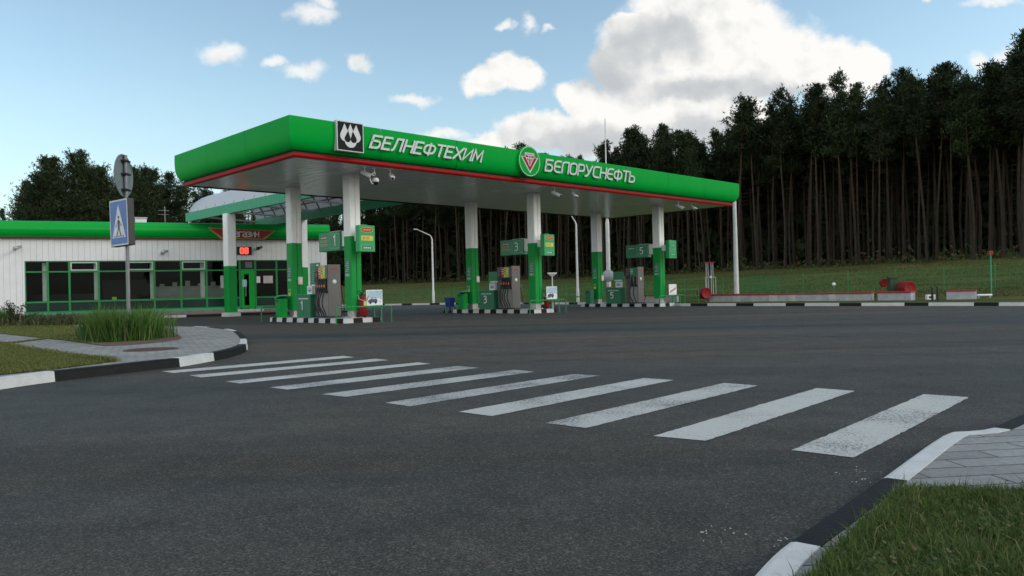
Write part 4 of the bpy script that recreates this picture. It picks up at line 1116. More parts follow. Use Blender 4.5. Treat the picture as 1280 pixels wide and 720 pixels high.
def extinguisher(i, u, v, label, big=1.0):
    r = thing('fire_extinguisher', label, 'fire extinguisher', cw(U0 + i * DU + u, v, IZ), TH, 'red wheeled extinguishers on the islands')
    s = big
    mb = MB(); mb.lathe([(0.0, 0.05), (0.12 * s, 0.05), (0.145 * s, 0.09), (0.145 * s, 0.60 * s), (0.11 * s, 0.70 * s), (0.05 * s, 0.76 * s), (0.035, 0.80 * s), (0.0, 0.80 * s)], 20); mb.build('cylinder', RED_DULL, r)
    mb = MB(); mb.box(-0.06, -0.149 * s, 0.42 * s, 0.06, -0.1455 * s, 0.58 * s); mb.build('label', YELLOW, r)
    mb = MB(); mb.box(-0.03, -0.03, 0.80 * s, 0.03, 0.03, 0.88 * s); mb.tube([(0, 0, 0.86 * s), (-0.13, 0.03, 0.94 * s), (-0.16, 0.03, 0.96 * s)], 0.012, 6); mb.build('valve', BLACK, r)
    mb = MB(); mb.tube([(0.13, 0.16, 0.1), (0.15, 0.17, 0.9 * s), (0.12, 0.17, 1.0 * s), (-0.28, 0.17, 1.0 * s), (-0.31, 0.17, 0.9 * s), (-0.14, 0.16, 0.3)], 0.013, 8); mb.build('handle', BLACK, r)
    mb = MB(); mb.tube([(0.03, -0.02, 0.84 * s), (0.16, -0.05, 0.95 * s), (0.19, -0.08, 0.8 * s), (0.10, -0.16, 0.62 * s), (-0.10, -0.18, 0.60 * s), (-0.22, -0.1, 0.66 * s), (-0.2, 0, 0.8 * s)], 0.016, 8); mb.build('hose', mat('grey_hose', (0.3, 0.3, 0.29), 0.6), r)
    for x in (-0.15, 0.15):
        mb = MB(); mb.lathe([(0.03, -0.02), (0.09, -0.02), (0.09, 0.02), (0.03, 0.02)], 16, 0, T(x * s, 0.12, 0.09) @ Matrix.Rotation(rad(90), 4, 'Y')); mb.build('wheel', RUBBER, r)
extinguisher(0, 0.17, 1.92, 'tall red wheeled fire extinguisher with pale hose loop on the left island', 1.0)
extinguisher(1, 0.42, 1.98, 'squat red fire extinguisher on the middle island beside the poster board', 0.82)

def poster(i):
    r = thing('poster_board', ['white and blue poster of a car on a green stand at the left island front', 'white and blue poster of a car on a green stand at the middle island front', 'white poster with red print on a green stand at the right island front'][i], 'poster board', cw(U0 + i * DU + 0.60, 1.84, IZ), TH, 'poster boards at the island ends')
    w, z0, z1 = 0.34, 0.42, 0.97
    mb = MB(); mb.box(-0.02, 0.0, 0, 0.02, 0.03, z0 + 0.1); mb.box(-w * 1.1, -0.05, z0 - 0.07, w * 1.1, 0.12, z0 - 0.02); mb.build('stand', GREEN_DK, r)
    mb = MB(); mb.box(-w, -0.02, z0, w, 0.012, z1); mb.build('board', WHITE_P, r, bevel=0.004)
    mb = MB(); Mf = T(0, -0.0205, z0) @ FACE_NY
    if i < 2:
        mb.box(-w + 0.03, 0.25, 0, w - 0.03, 0.52, 0.0015, 0, Mf)
        car = [(-0.26, 0.10), (-0.27, 0.17), (-0.22, 0.21), (-0.14, 0.23), (-0.08, 0.29), (0.03, 0.29), (0.09, 0.22), (0.12, 0.17), (0.11, 0.10)][::-1]
        mb.prism(car, 0.002, 0.0035, 1, Mf)
        mb.prism([(-0.10, 0.23), (-0.06, 0.275), (0.01, 0.275), (0.05, 0.225)][::-1], 0.004, 0.0045, 2, Mf)
        for x in (-0.18, 0.04): mb.lathe([(0.0, 0.0), (0.045, 0.0), (0.045, 0.001), (0, 0.001)][::-1], 14, 3, Mf @ T(x, 0.10, 0.0048))
        for k, (x, y) in enumerate(((0.2, 0.38), (0.1, 0.44), (0.24, 0.2), (0.2, 0.1), (0.27, 0.46))): mb.prism([(x, y), (x + 0.06, y + 0.02), (x + 0.03, y + 0.06)], 0.002 + k * 0.0004, 0.004 + k * 0.0004, 4, Mf)
    else:
        for k in range(6):
            x = -0.26 + k * 0.09; y = 0.10 + k * 0.035
            mb.prism([(x, y), (x + 0.07, y + 0.02), (x + 0.075, y + 0.12), (x + 0.015, y + 0.09)], 0.002 + k * 0.0003, 0.004 + k * 0.0003, 5, Mf)
        mb.prism([(-0.28, 0.04), (0.28, 0.04), (0.28, 0.10), (-0.28, 0.07)], 0.0005, 0.0018, 2, Mf)
    mb.build('print', [PALEBLUE, mat('car_print', (0.05, 0.08, 0.13), 0.5), mat('ice_print', (0.65, 0.72, 0.76), 0.5), BLACK, mat('print_blue', (0.12, 0.25, 0.45), 0.5), REDLAB], r)
for i in range(3): poster(i)

bk = thing('mop_bucket', 'blue mop bucket on black wheels at the back of the middle island', 'bucket', cw(U0 + DU - 0.75, 7.2, 0.0), TH)
mb = MB(); P = rr(-0.2, -0.2, 0.2, 0.2, 0.05, 4)[:-1]; n = len(P)
V = [(x * 0.75, y * 0.75, 0.28) for x, y in P] + [(x, y, 0.72) for x, y in P] + [(x * 0.92, y * 0.92, 0.72) for x, y in P] + [(x * 0.7, y * 0.7, 0.34) for x, y in P]
fs = [tuple(range(n))[::-1]]
for a in range(3): fs += [(a * n + k, a * n + (k + 1) % n, (a + 1) * n + (k + 1) % n, (a + 1) * n + k) for k in range(n)]
mb.add(V, fs + [tuple(range(3 * n, 4 * n))]); mb.build('bucket', BLUE, bk)
for a, b in ((-0.2, -0.2), (0.2, -0.2), (0.2, 0.2), (-0.2, 0.2)):
    mb = MB(); mb.tube([(a * 0.7, b * 0.7, 0.3), (a, b, 0.1)], 0.018, 6); mb.lathe([(0.01, -0.018), (0.055, -0.018), (0.055, 0.018), (0.01, 0.018)], 12, 0, T(a, b, 0.055) @ Matrix.Rotation(rad(90), 4, 'X')); mb.build('leg', RUBBER, bk)

# ------------------------------------------------------------------ shop
SX, SY, ST = -24.86, 39.84, 0.4233
cS, sS = math.cos(ST), math.sin(ST)
def sw(x, y, z=0.0): return Vector((SX + x * cS - y * sS, SY + x * sS + y * cS, z))
def fx(px, py=350, y=0.0):
    d = ray(px, py); k = d.x / d.y
    return (k * (SY + y * cS) - SX + y * sS) / (cS - k * sS)
def fz(px, py, y=0.0):
    x = fx(px, py, y); d = ray(px, py); return EYE + d.z * sw(x, y).y / d.y
ZB, ZW, ZF0, ZF1 = 0.31, 3.06, 4.25, 5.11
XL, XR = -16.0, fx(409)
shop = thing('shop_building', 'white shop building with rounded green fascia and long band of green framed windows', 'shop', (SX, SY, 0), ST)
xw0, xw1 = fx(31), fx(384)
def cladding(mb, x0, x1, z0, z1, pitch=0.27):
    x = x0
    while x < x1 - 0.02:
        e = min(x + pitch - 0.008, x1); mb.box(x, 0.0, z0, e, 0.05, z1); x += pitch
    mb.box(x0, 0.02, z0, x1, 0.12, z1, 1)
mb = MB()
cladding(mb, XL, xw0, 0.12, ZF0 + 0.1); cladding(mb, xw0, xw1, ZW, ZF0 + 0.1); cladding(mb, xw1, XR, 0.12, ZF0 + 0.1)
mb.box(XR - 0.06, 0.1, 0.12, XR, 12, ZF0 + 0.1); mb.box(XL, 11.9, 0.12, XR, 12, ZF0 + 0.1); mb.box(XL, 0.1, 0.12, XL + 0.06, 12, ZF0 + 0.1)
mb.build('wall', [WHITE, MIDGREY], shop, bevel=0.006, seg=1)
mb = MB(); mb.box(xw0, -0.03, 0.08, xw1, 0.3, ZB - 0.02); mb.build('plinth', BRICKBASE, shop)
mb = MB(); mb.box(xw0, 0.0, ZB - 0.02, fx(300), 0.16, ZB + 0.09); mb.box(fx(319.5), 0.0, ZB - 0.02, xw1, 0.16, ZB + 0.09); mb.build('sill', GREEN_PALE, shop, bevel=0.008)
# rounded fascia
prof = [(0.02, ZF0 - 0.01), (0.14, ZF0)]
for k in range(17):
    a = rad(-75 + 165 * k / 16); prof.append((0.12 + 0.38 * math.cos(a), (ZF0 + ZF1) / 2 + 0.43 * math.sin(a)))
prof.append((-0.6, ZF1 + 0.02))
V = []
for (o, z) in prof: V += [(XL, -o, z), (XR + 0.12, -o, z)]
n = len(prof)
mb = MB(); mb.add(V, [(2 * i, 2 * i + 1, 2 * i + 3, 2 * i + 2) for i in range(n - 1)], 0, None, True)
mb.add([(XR + 0.12, -o, z) for o, z in prof], [tuple(range(n))]); mb.build('fascia', GREEN_SHOP, shop)
mb = MB(); mb.box(XL, -0.165, ZF0 - 0.055, XR + 0.1, -0.02, ZF0 - 0.008); mb.build('trim', mat('rust_red_trim', (0.20, 0.045, 0.02), 0.5), shop)
mb = MB(); mb.box(XL, 0.2, ZF0 + 0.1, XR, 12.1, 4.95); mb.build('roof', MIDGREY, shop)
# dark interior seen through the glass
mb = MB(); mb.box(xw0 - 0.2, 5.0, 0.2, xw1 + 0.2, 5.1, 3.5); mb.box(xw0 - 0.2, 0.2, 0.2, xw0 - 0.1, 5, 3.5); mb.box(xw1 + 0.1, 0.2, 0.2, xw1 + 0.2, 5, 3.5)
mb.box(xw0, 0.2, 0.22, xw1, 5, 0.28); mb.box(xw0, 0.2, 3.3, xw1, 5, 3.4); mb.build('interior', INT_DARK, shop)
for a, b in ((53, 58), (117.5, 122), (187.5, 192), (250.5, 256)):
    mb = MB(); mb.box(fx(a, 350, 0.3), 0.3, 0.95, fx(b, 350, 0.3), 0.36, 2.98)
    for q in range(4): mb.box(fx(a, 350, 0.3) + 0.02, 0.285, 1.0 + q * 0.5, fx(b, 350, 0.3) - 0.02, 0.298, 1.04 + q * 0.5)
    mb.build('blind', INT_PALE, shop)
mb = MB(); mb.box(fx(195, 370, 1.0), 1.0, 0.3, fx(287, 370, 1.0), 1.5, 1.62); mb.box(fx(195, 370, 1.0), 0.95, 1.62, fx(287, 370, 1.0), 1.55, 1.66)
for q in range(5): mb.box(fx(200 + q * 16, 370, 1.0), 1.1, 1.66, fx(206 + q * 16, 370, 1.0), 1.3, 1.8 + 0.08 * (q % 3))
mb.build('counter', INT_GREY, shop)
mb = MB(); mb.box(fx(35, 350, 2.6), 2.6, 0.3, fx(120, 350, 2.6), 3.0, 1.35); mb.box(fx(128, 350, 3), 3.0, 0.3, fx(186, 350, 3), 3.3, 2.1); mb.build('shelf', mat('shelf_grey', (0.035, 0.035, 0.035), 0.7), shop)
mull = [31, 59.5, 86.7, 123.3, 158.5, 193, 226.4, 258.3, 300]
mull2 = [319.5, 346, 372, 384]
ZT, ZR = 2.50, 0.94
def bay(a, b, last, vent):
    xa, xb = fx(a), fx(b)
    mb = MB(); t = 0.05
    mb.box(xa - t, 0.02, ZB + 0.09, xa + t, 0.12, ZW)
    if last: mb.box(xb - t, 0.02, ZB + 0.09, xb + t, 0.12, ZW)
    xe = xb - t
    mb.box(xa + t, 0.03, ZW - 0.05, xe, 0.11, ZW); mb.box(xa + t, 0.03, ZT - 0.035, xe, 0.11, ZT + 0.035); mb.box(xa + t, 0.03, ZR - 0.045, xe, 0.11, ZR + 0.045)
    mb.box(xa + t, 0.03, ZB + 0.09, xe, 0.11, ZB + 0.15)
    f = mb.build('window', GREEN_DK, shop)
    mb = MB(); mb.add([(xa + t, 0.07, ZR + 0.045), (xe, 0.07, ZR + 0.045), (xe, 0.07, ZW - 0.05), (xa + t, 0.07, ZW - 0.05)], [(0, 1, 2, 3)]); mb.build('pane', GLASS, f)
    mb = MB(); mb.box(xa + t, 0.07, ZB + 0.15, xe, 0.08, ZR - 0.045); mb.build('lower_panel', SPANDREL, f)
    if vent:
        mb = MB(); x0, x1, z0, z1 = xa + t + 0.01, xe - 0.01, ZT + 0.05, ZW - 0.06
        for q in ((x0, z0, x1, z0 + 0.06), (x0, z1 - 0.06, x1, z1), (x0, z0 + 0.06, x0 + 0.06, z1 - 0.06), (x1 - 0.06, z0 + 0.06, x1, z1 - 0.06)): mb.box(q[0], -0.005, q[1], q[2], 0.05, q[3])
        mb.build('vent_sash', mat('pale_green_sash', (0.42, 0.58, 0.48), 0.5), f)
for i in range(len(mull) - 1): bay(mull[i], mull[i + 1], i == len(mull) - 2, i in (2, 4, 6))
for i in range(len(mull2) - 1): bay(mull2[i], mull2[i + 1], i == len(mull2) - 2, False)
# door with step
xa, xb = fx(300), fx(319.5)
mb = MB(); mb.box(xa + 0.06, 0.0, 0.30, xa + 0.22, 0.12, ZT + 0.04); mb.box(xb - 0.36, 0.0, 0.30, xb - 0.06, 0.12, ZT + 0.04); mb.box(xa + 0.22, 0.0, 2.26, xb - 0.36, 0.12, ZT + 0.04); mb.box(xa + 0.22, 0.02, 0.32, xb - 0.36, 0.1, 0.50)
d = mb.build('door', GREEN_SHOP, shop, bevel=0.006)
mb = MB(); mb.add([(xa + 0.22, 0.06, 0.50), (xb - 0.36, 0.06, 0.50), (xb - 0.36, 0.06, 2.26), (xa + 0.22, 0.06, 2.26)], [(0, 1, 2, 3)]); mb.build('pane', GLASS, d)
mb = MB(); mb.tube([(xa + 0.30, -0.05, 1.0), (xa + 0.30, -0.05, 1.6)], 0.015, 8); mb.tube([(xa + 0.30, 0.05, 1.05), (xa + 0.30, -0.05, 1.05)], 0.01, 6); mb.tube([(xa + 0.30, 0.05, 1.55), (xa + 0.30, -0.05, 1.55)], 0.01, 6); mb.build('handle', STEEL, d)
mb = MB(); mb.box(xa + 0.06, 0.05, ZT + 0.05, xb - 0.06, 0.08, ZW); mb.build('fanlight', SPANDREL, shop)
mb = MB(); mb.box(xa + 0.3, -0.06, 2.62, xa + 0.66, 0.02, 2.95); mb.build('door_lamp', MIDGREY, shop, bevel=0.02)
mb = MB(); mb.box(xa - 0.3, -1.0, 0.14, xb + 0.3, -0.032, 0.29); mb.build('step', CONC_LT, shop, bevel=0.01)
def paper(a, b, y0, y1, mt_):
    mb = MB(); mb.box(fx(a, 350, -0.01), -0.012, fz(a, y1), fx(b, 350, -0.01), -0.004, fz(a, y0)); mb.build('notice', mt_, shop)
paper(303.0, 308.3, 349.5, 358.5, PALEBLUE); paper(320.7, 325.3, 345.5, 353.6, WHITE_P); paper(329.2, 341, 344.8, 354, mat('pinkish_paper', (0.52, 0.46, 0.46), 0.6)); paper(275.5, 279.5, 344.5, 360, mat('grey_poster', (0.30, 0.34, 0.33), 0.5)); paper(280.3, 282, 345, 351.5, WHITE_P)

# paved strip along the shop front
mb = MB(); fwd = -3.0
mb.add([tuple(sw(XL, fwd + 0.14, 0.121)), tuple(sw(XR + 2, fwd + 0.14, 0.121)), tuple(sw(XR + 2, 0.1, 0.121)), tuple(sw(XL, 0.1, 0.121))], [(0, 1, 2, 3)]); mb.build('pavement', SIDEWALK, kind='structure')
mb = MB(); kp = [sw(XL, fwd), sw(fx(206, 397, fwd), fwd), sw(fx(233, 397, fwd), fwd), sw(fx(420, 395, fwd), fwd)]
kerb(mb, [(kp[0].x, kp[0].y, 0), (kp[1].x, kp[1].y, 0), (kp[2].x, kp[2].y, 1), (kp[3].x, kp[3].y, 1)], 0.125, 0.15, 1); mb.build('kerb', [K_WHITE, K_BLACK], kind='structure')

# shop sign
y_s = -0.56
sg = thing('shop_sign', 'red and yellow shop sign with white lettering on the rounded green fascia', 'sign', (SX, SY, 0), ST)
def sp(px, py): return (fx(px, py, y_s), fz(px, py, y_s))
out = [sp(276, 298.6), sp(331, 299.6), sp(345.5, 288.3), sp(258, 284.0)]
def shrink(P, k):
    c = Vector((sum(p[0] for p in P) / 4, sum(p[1] for p in P) / 4)); return [tuple(c + (Vector(p) - c) * Vector((1 - (1 - k) * 0.45, k)).x if False else (c.x + (p[0] - c.x) * (1 - (1 - k) * 0.55), c.y + (p[1] - c.y) * k)) for p in P]
Ms = T(0, y_s, 0) @ FACE_NY
mb = MB(); mb.prism(out, -0.45, 0.0, 0, Ms); mb.build('panel', mat('sign_green_rim', (0.01, 0.20, 0.05), 0.4), sg)
mb = MB(); mb.prism(shrink(out, 0.95), 0.001, 0.006, 0, Ms); mb.prism(shrink(out, 0.88), 0.007, 0.010, 1, Ms); mb.prism(shrink(out, 0.79), 0.011, 0.014, 2, Ms); mb.build('bands', [mat('sign_gold', (0.50, 0.42, 0.05), 0.4), mat('sign_orange', (0.45, 0.14, 0.02), 0.4), mat('sign_red', (0.34, 0.02, 0.03), 0.4)], sg)
h = fz(300, 290.2, y_s) - fz(300, 296.2, y_s)
x0, x1 = fx(287.0, 293, y_s), fx(323.3, 294, y_s); s = 'магазин'; f = 1.0
for _ in range(30): f *= (x1 - x0) / text_width(s, h / 0.72, 0.14 * f, f)
mb = MB(); text(mb, s, h / 0.72, T(x0, y_s - 0.0145, fz(305, 296.0, y_s)) @ FACE_NY, 0.13, 0.03, 0.14 * f, f); mb.build('lettering', WHITE_P, sg)

ld = thing('led_display', 'black box display with glowing red digits above the shop door', 'display', sw(fx(295.5, 314), 0, 0), ST)
w = fx(314.3, 314) - fx(295.5, 314); za, zb = fz(305, 318.6), fz(305, 308.6)
mb = MB(); mb.box(0, -0.14, za, w, -0.002, zb); mb.build('casing', BLACK, ld, bevel=0.02)
mb = MB(); h = (zb - za) * 0.66; text(mb, '08', h, T(w * 0.26, -0.1405, za + (zb - za) * 0.17) @ FACE_NY, 0.24, 0.006, 0.3, 0.95); mb.build('digits', LED, ld)

def wall_cam(px, py, lab, dark=False, kind_='camera'):
    r = thing('wall_camera' if not dark else 'wall_lamp', lab, kind_, sw(fx(px, py), 0, fz(px, py)), ST)
    mt_ = BLACK if dark else GREY_POLE
    mb = MB(); mb.box(-0.06, -0.03, -0.06, 0.06, -0.001, 0.06); mb.tube([(0, -0.02, 0), (0.05, -0.22, -0.04), (0.18, -0.34, 0.05)], 0.022, 8); mb.build('bracket', GREY_POLE, r)
    mb = MB(); M = ob_M(0.2, -0.38, 0.08, rad(-40), rad(15)); mb.lathe([(0.0, -0.22), (0.07, -0.2), (0.09, 0.10), (0.10, 0.2), (0.0, 0.2)], 12, 0, M @ Matrix.Rotation(rad(90), 4, 'X')); b = mb.build('body', mt_, r)
    return r
wall_cam(18, 312, 'small grey camera on bracket high on the white wall left of the windows'); wall_cam(201, 317, 'small grey camera on bracket above the window band, nearer the shop door', False); wall_cam(319, 312, 'dark spotlight on bracket beside the red digit display', True, 'lamp')
vb = thing('roof_vent', 'small pale vent box on the shop roof behind the crossing sign', 'vent', sw(fx(176, 275, 2.5), 2.5, 4.95), ST)
mb = MB(); mb.box(-0.3, 0, 0, 0.3, 0.5, 0.62); mb.build('box', WHITE_P, vb, bevel=0.02)
mb = MB(); mb.box(-0.35, -0.05, 0.62, 0.35, 0.55, 0.68); mb.build('lid', GREY_POLE, vb, bevel=0.01)
am = thing('roof_aerial', 'thin grey aerial with short cross arms on the shop roof', 'aerial', sw(fx(206, 260, 6), 6, 4.95), ST)
mb = MB(); mb.tube([(0, 0, 0), (0, 0, 1.7)], 0.014, 6)
for z in (1.2, 1.45): mb.tube([(-0.4, 0, z), (0.25, 0, z)], 0.008, 5)
mb.build('mast', GREY_POLE, am)
fs_ = thing('wet_floor_sign', 'small yellow folding floor sign inside the shop behind the window left of the crossing sign', 'floor sign', sw(fx(143, 372, 0.7), 0.7, 0.30), ST)
for s in (-1, 1):
    mb = MB(); mb.box(-0.11, -0.012, 0, 0.11, 0.012, 0.85, 0, T(0, s * 0.16, 0) @ Matrix.Rotation(s * rad(10), 4, 'X')); mb.build('panel', YELLOW, fs_)

# ------------------------------------------------------------------ arched link canopy between shop and pumps
lk = thing('entrance_canopy', 'arched white translucent canopy with pale green edge beams linking shop and pumps', 'canopy', cw(0, 0), TH)
uA, uB, vA0, vA1, vB1, zb0, zb1 = 5.5, 10.3, 8.45, 21.9, 23.4, 5.20, 5.67
for u, v1 in ((uA, vA1), (uB, vB1)):
    mb = MB(); v = vA0
    while v < v1 - 0.01:
        e = min(v + 0.245, v1); mb.box(u - 0.10, v, zb0, u + 0.10, e - 0.008, zb1); v += 0.25
    mb.box(u - 0.092, vA0, zb0 + 0.01, u + 0.092, v1 - 0.01, zb1 - 0.008); mb.build('edge_beam', GREEN_PALE, lk)
nA, nV = 12, 12
def vault(q, t, dz=0):
    a = math.pi * (0.06 + 0.88 * q)
    u = (uA + uB) / 2 - math.cos(a) * (uB - uA) / 2 / math.cos(math.pi * 0.06) * 0.98
    z = zb1 - 0.02 + dz + 1.28 * (math.sin(a) - math.sin(math.pi * 0.06)) / (1 - math.sin(math.pi * 0.06))
    vend = vA1 + (vB1 - vA1) * (u - uA) / (uB - uA)
    return (u, vA0 + 0.1 + (vend - vA0 - 0.15) * t, z)
V = [vault(i / nA, j / nV) for j in range(nV + 1) for i in range(nA + 1)]
V2 = [(a, b, c - 0.02) for a, b, c in V]; n1 = nA + 1; tot = len(V)
fs = []
for j in range(nV):
    for i in range(nA):
        a = j * n1 + i; fs += [(a, a + 1, a + n1 + 1, a + n1), (tot + a, tot + a + n1, tot + a + n1 + 1, tot + a + 1)]
for i in range(nA): fs += [(i, tot + i, tot + i + 1, i + 1), (nV * n1 + i, nV * n1 + i + 1, tot + nV * n1 + i + 1, tot + nV * n1 + i)]
mb = MB(); mb.add(V + V2, fs, 0, None, True); mb.build('vault', POLYC, lk)
for j in range(0, nV + 1, 1):
    mb = MB(); mb.tube([vault(i / 16, j / nV, -0.08) for i in range(17)], 0.035, 6); mb.build('rib', MIDGREY, lk)
mb = MB()
for q in (0.12, 0.26, 0.4, 0.5, 0.6, 0.74, 0.88): mb.tube([vault(q, t / 6, -0.13) for t in range(7)], 0.04, 5)
mb.build('purlin', MIDGREY, lk)
for j in (0, 3, 6, 9, 12):
    a, b = vault(0.0, j / nV), vault(1.0, j / nV)
    mb = MB(); mb.tube([(uA, a[1], zb1 - 0.15), (uB, b[1], zb1 - 0.15)], 0.05, 6); mb.build('tie_bar', WHITE_P, lk)
for u, v, wd in ((uA + 0.02, 16.7, 0.25), (uB, 17.9, 0.2)):
    mb = MB()
    mb.prism([(-wd, -wd + 0.05), (-wd + 0.05, -wd), (wd - 0.05, -wd), (wd, -wd + 0.05), (wd, wd - 0.05), (wd - 0.05, wd), (-wd + 0.05, wd), (-wd, wd - 0.05)], 2.55, zb0 - 0.003); c_ = mb.build('column', WHITE_COL, lk, loc=(u, v, 0))
    mb = MB(); mb.prism([(-wd, -wd + 0.05), (-wd + 0.05, -wd), (wd - 0.05, -wd), (wd, -wd + 0.05), (wd, wd - 0.05), (wd - 0.05, wd), (-wd + 0.05, wd), (-wd, wd - 0.05)], 0.205, 2.547); mb.build('green_cladding', GREEN_COL, c_)
    mb = MB(); mb.box(-wd - 0.1, -wd - 0.1, 0.0, wd + 0.1, wd + 0.1, 0.205); mb.build('base_block', K_WHITE, c_, bevel=0.015)
for u, v in ((uA, vA1 - 0.35), (uB, vB1 - 0.4)):
    mb = MB(); mb.box(-0.07, -0.07, 4.9, 0.07, 0.07, zb0 - 0.003); mb.build('roof_post', WHITE_P, lk, loc=(u, v, 0))

# ------------------------------------------------------------------ crossing sign by the left corner
pb = dp(161.5, 420, 17.9)
cs_ = thing('crossing_sign', 'blue pedestrian crossing sign box and round sign back on one grey pole', 'road sign', (pb.x, pb.y, 0.12), 0)
pz = lambda py: EYE + ray(160, py).z * 17.9 / ray(160, py).y - 0.12
mb = MB(); mb.tube([(0, 0, 0), (0, 0, pz(194))], 0.04, 10); mb.build('pole', mat('dull_grey_pole', (0.22, 0.23, 0.235), 0.55, metal=0.3, var=0.15, scale=8.0), cs_)
yaw = rad(-34)
Mb = Matrix.Rotation(yaw, 4, 'Z') @ T(0.10, 0, 0) @ Matrix.Rotation(rad(-1.6), 4, 'Y')
z0, z1 = pz(308), pz(250); hw = 0.375
mb = MB(); mb.box(-hw, -0.20, z0, hw, -0.045, z1, 0, Mb); bx = mb.build('sign_box', mat('black_sign_case', (0.02, 0.021, 0.022), 0.5), cs_, bevel=0.012)
mb = MB(); mb.box(-hw + 0.012, -0.2045, z0 + 0.012, hw - 0.012, -0.2005, z1 - 0.012, 1, Mb); mb.box(-hw + 0.04, -0.2065, z0 + 0.045, hw - 0.04, -0.205, z1 - 0.045, 0, Mb); mb.build('face', [BLUE_SIGN, mat('sign_border_grey', (0.55, 0.58, 0.6), 0.5)], bx)
Mf = Mb @ T(0, -0.2067, 0) @ FACE_NY
zm = z0 + 0.19; H_ = z1 - z0
mb = MB(); mb.prism([(-0.27, zm), (0.27, zm), (0, z1 - 0.12)], 0.0, 0.002, 0, Mf)
fig = [[(-0.035, zm + 0.20), (0.04, zm + 0.20), (0.05, zm + 0.38), (0.0, zm + 0.42), (-0.04, zm + 0.38)], [(-0.03, zm + 0.22), (0.01, zm + 0.22), (-0.07, zm + 0.03), (-0.11, zm + 0.03)], [(0.0, zm + 0.22), (0.04, zm + 0.22), (0.10, zm + 0.03), (0.06, zm + 0.03)], [(-0.04, zm + 0.36), (-0.03, zm + 0.39), (-0.11, zm + 0.24), (-0.13, zm + 0.26)], [(0.04, zm + 0.38), (0.05, zm + 0.35), (0.12, zm + 0.27), (0.10, zm + 0.24)]]
for k, P in enumerate(fig):
    A2 = sum(P[i][0] * P[(i + 1) % len(P)][1] - P[(i + 1) % len(P)][0] * P[i][1] for i in range(len(P)))
    mb.prism(P if A2 > 0 else P[::-1], 0.0022, 0.0032 + k * 0.0004, 1, Mf)
mb.prism([(0.035 * math.cos(a * 0.5236), zm + 0.465 + 0.035 * math.sin(a * 0.5236)) for a in range(12)], 0.0022, 0.0034, 1, Mf)
for k in range(5): mb.prism([(-0.2 + k * 0.09, zm + 0.012), (-0.15 + k * 0.09, zm + 0.012), (-0.16 + k * 0.085, zm + 0.05), (-0.19 + k * 0.085, zm + 0.05)], 0.0022, 0.0030, 1, Mf)
mb.build('pictogram', [mat('worn_white_film', (0.62, 0.66, 0.70), 0.5, dirt=0.3, scale=8), mat('dull_black_film', (0.05, 0.055, 0.05), 0.5)], bx)
zc = pz(219.5); rr0 = 0.49
Md = Matrix.Rotation(rad(93), 4, 'Z')
mb = MB(); mb.lathe([(0.0, 0.0), (rr0 - 0.015, 0.0), (rr0, 0.008), (rr0, 0.022), (rr0 - 0.03, 0.022), (rr0 - 0.035, 0.008), (0.0, 0.008)][::-1], 40, 0, T(0, 0, zc) @ Md @ T(0, 0.062, 0) @ Matrix.Rotation(rad(90), 4, 'X'), False)
dsc = mb.build('round_sign', mat('galvanised_sheet', (0.20, 0.24, 0.25), 0.5, metal=0.3, var=0.12, scale=6), cs_)
for dz in (-0.33, 0.03, 0.33):
    mb = MB(); mb.box(-0.13, -0.06, zc + dz - 0.02, 0.13, 0.066, zc + dz + 0.02, 0, Md); mb.build('clamp', BLACK, dsc)

# ------------------------------------------------------------------ posts and lamps beyond the forecourt
def lamp_post(px, Y, ztop, arm, lab, r0=0.10):
    x = (px - 640) / F * Y; g = gz(x, Y)
    t = thing('street_lamp', lab, 'street lamp', (x, Y, g), 0, 'pale street lamps behind the forecourt')
    mb = MB(); mb.tube([(0, 0, 0), (0, 0, 0.9), (0, 0, 0.95), (0, 0, ztop - g)], [r0 * 1.3, r0 * 1.3, r0, r0 * 0.7], 10); mb.build('pole', POLE_WHITE, t)
    mb = MB(); z = ztop - g; mb.tube([(0, 0, z - 0.1), (-0.05, 0, z + 0.12), (-0.16, 0, z + 0.28), (arm, 0, z + 0.78)], [0.05, 0.042, 0.036, 0.03], 8); mb.build('arm', POLE_WHITE, t)
    mb = MB(); mb.box(arm - 0.30, -0.09, z + 0.76, arm + 0.05, 0.09, z + 0.83); mb.build('lamp_head', POLE_WHITE, t, bevel=0.03)
lamp_post(541.5, 63.6, 5.35, -1.2, 'pale street lamp with arm pointing left, seen between left and middle pump islands', 0.085)
lamp_post(722, 52.0, 5.35, -0.45, 'pale street lamp with hooked arm beside the middle grade sign', 0.082)
x = (920.5 - 640) / F * 44.5; g = gz(x, 44.5)
t = thing('lamp_pole', 'thick straight white pole at the right end of the fuel canopy', 'pole', (x, 44.5, g))
mb = MB(); mb.tube([(0, 0, 0), (0, 0, 1.2), (0, 0, 5.9)], [0.15, 0.14, 0.10], 12); mb.build('pole', POLE_WHITE, t)
mb = MB(); mb.lathe([(0.12, 5.9), (0.13, 6.0), (0.05, 6.1), (0.0, 6.1)], 12); mb.build('cap', GREY_POLE, t)
x = (761 - 640) / F * 52.0; g = gz(x, 52)
t = thing('lightning_mast', 'tall thin lightning mast rising above the canopy beside the right island', 'mast', (x, 52, g))
mb = MB(); mb.tube([(0, 0, 0), (0, 0, 5.2), (0, 0, 5.5), (0, 0, 9.0), (0, 0, 9.1), (0, 0, 12.3 - g)], [0.15, 0.13, 0.09, 0.075, 0.045, 0.03], 10); mb.build('pole', POLE_WHITE, t)
mb = MB(); mb.lathe([(0.28, 0.0), (0.28, 0.04), (0.17, 0.06), (0.17, 0.25)], 12); mb.build('base', CONC, t)
x = (760.5 - 640) / F * 50.8; 
t = thing('round_road_sign', 'grey back of a round road sign standing in front of the lightning mast', 'road sign', (x, 50.8, gz(x, 50.8)))
mb = MB(); mb.tube([(0, 0, 0), (0, 0, 2.05)], 0.035, 8); mb.build('post', GREY_POLE, t)
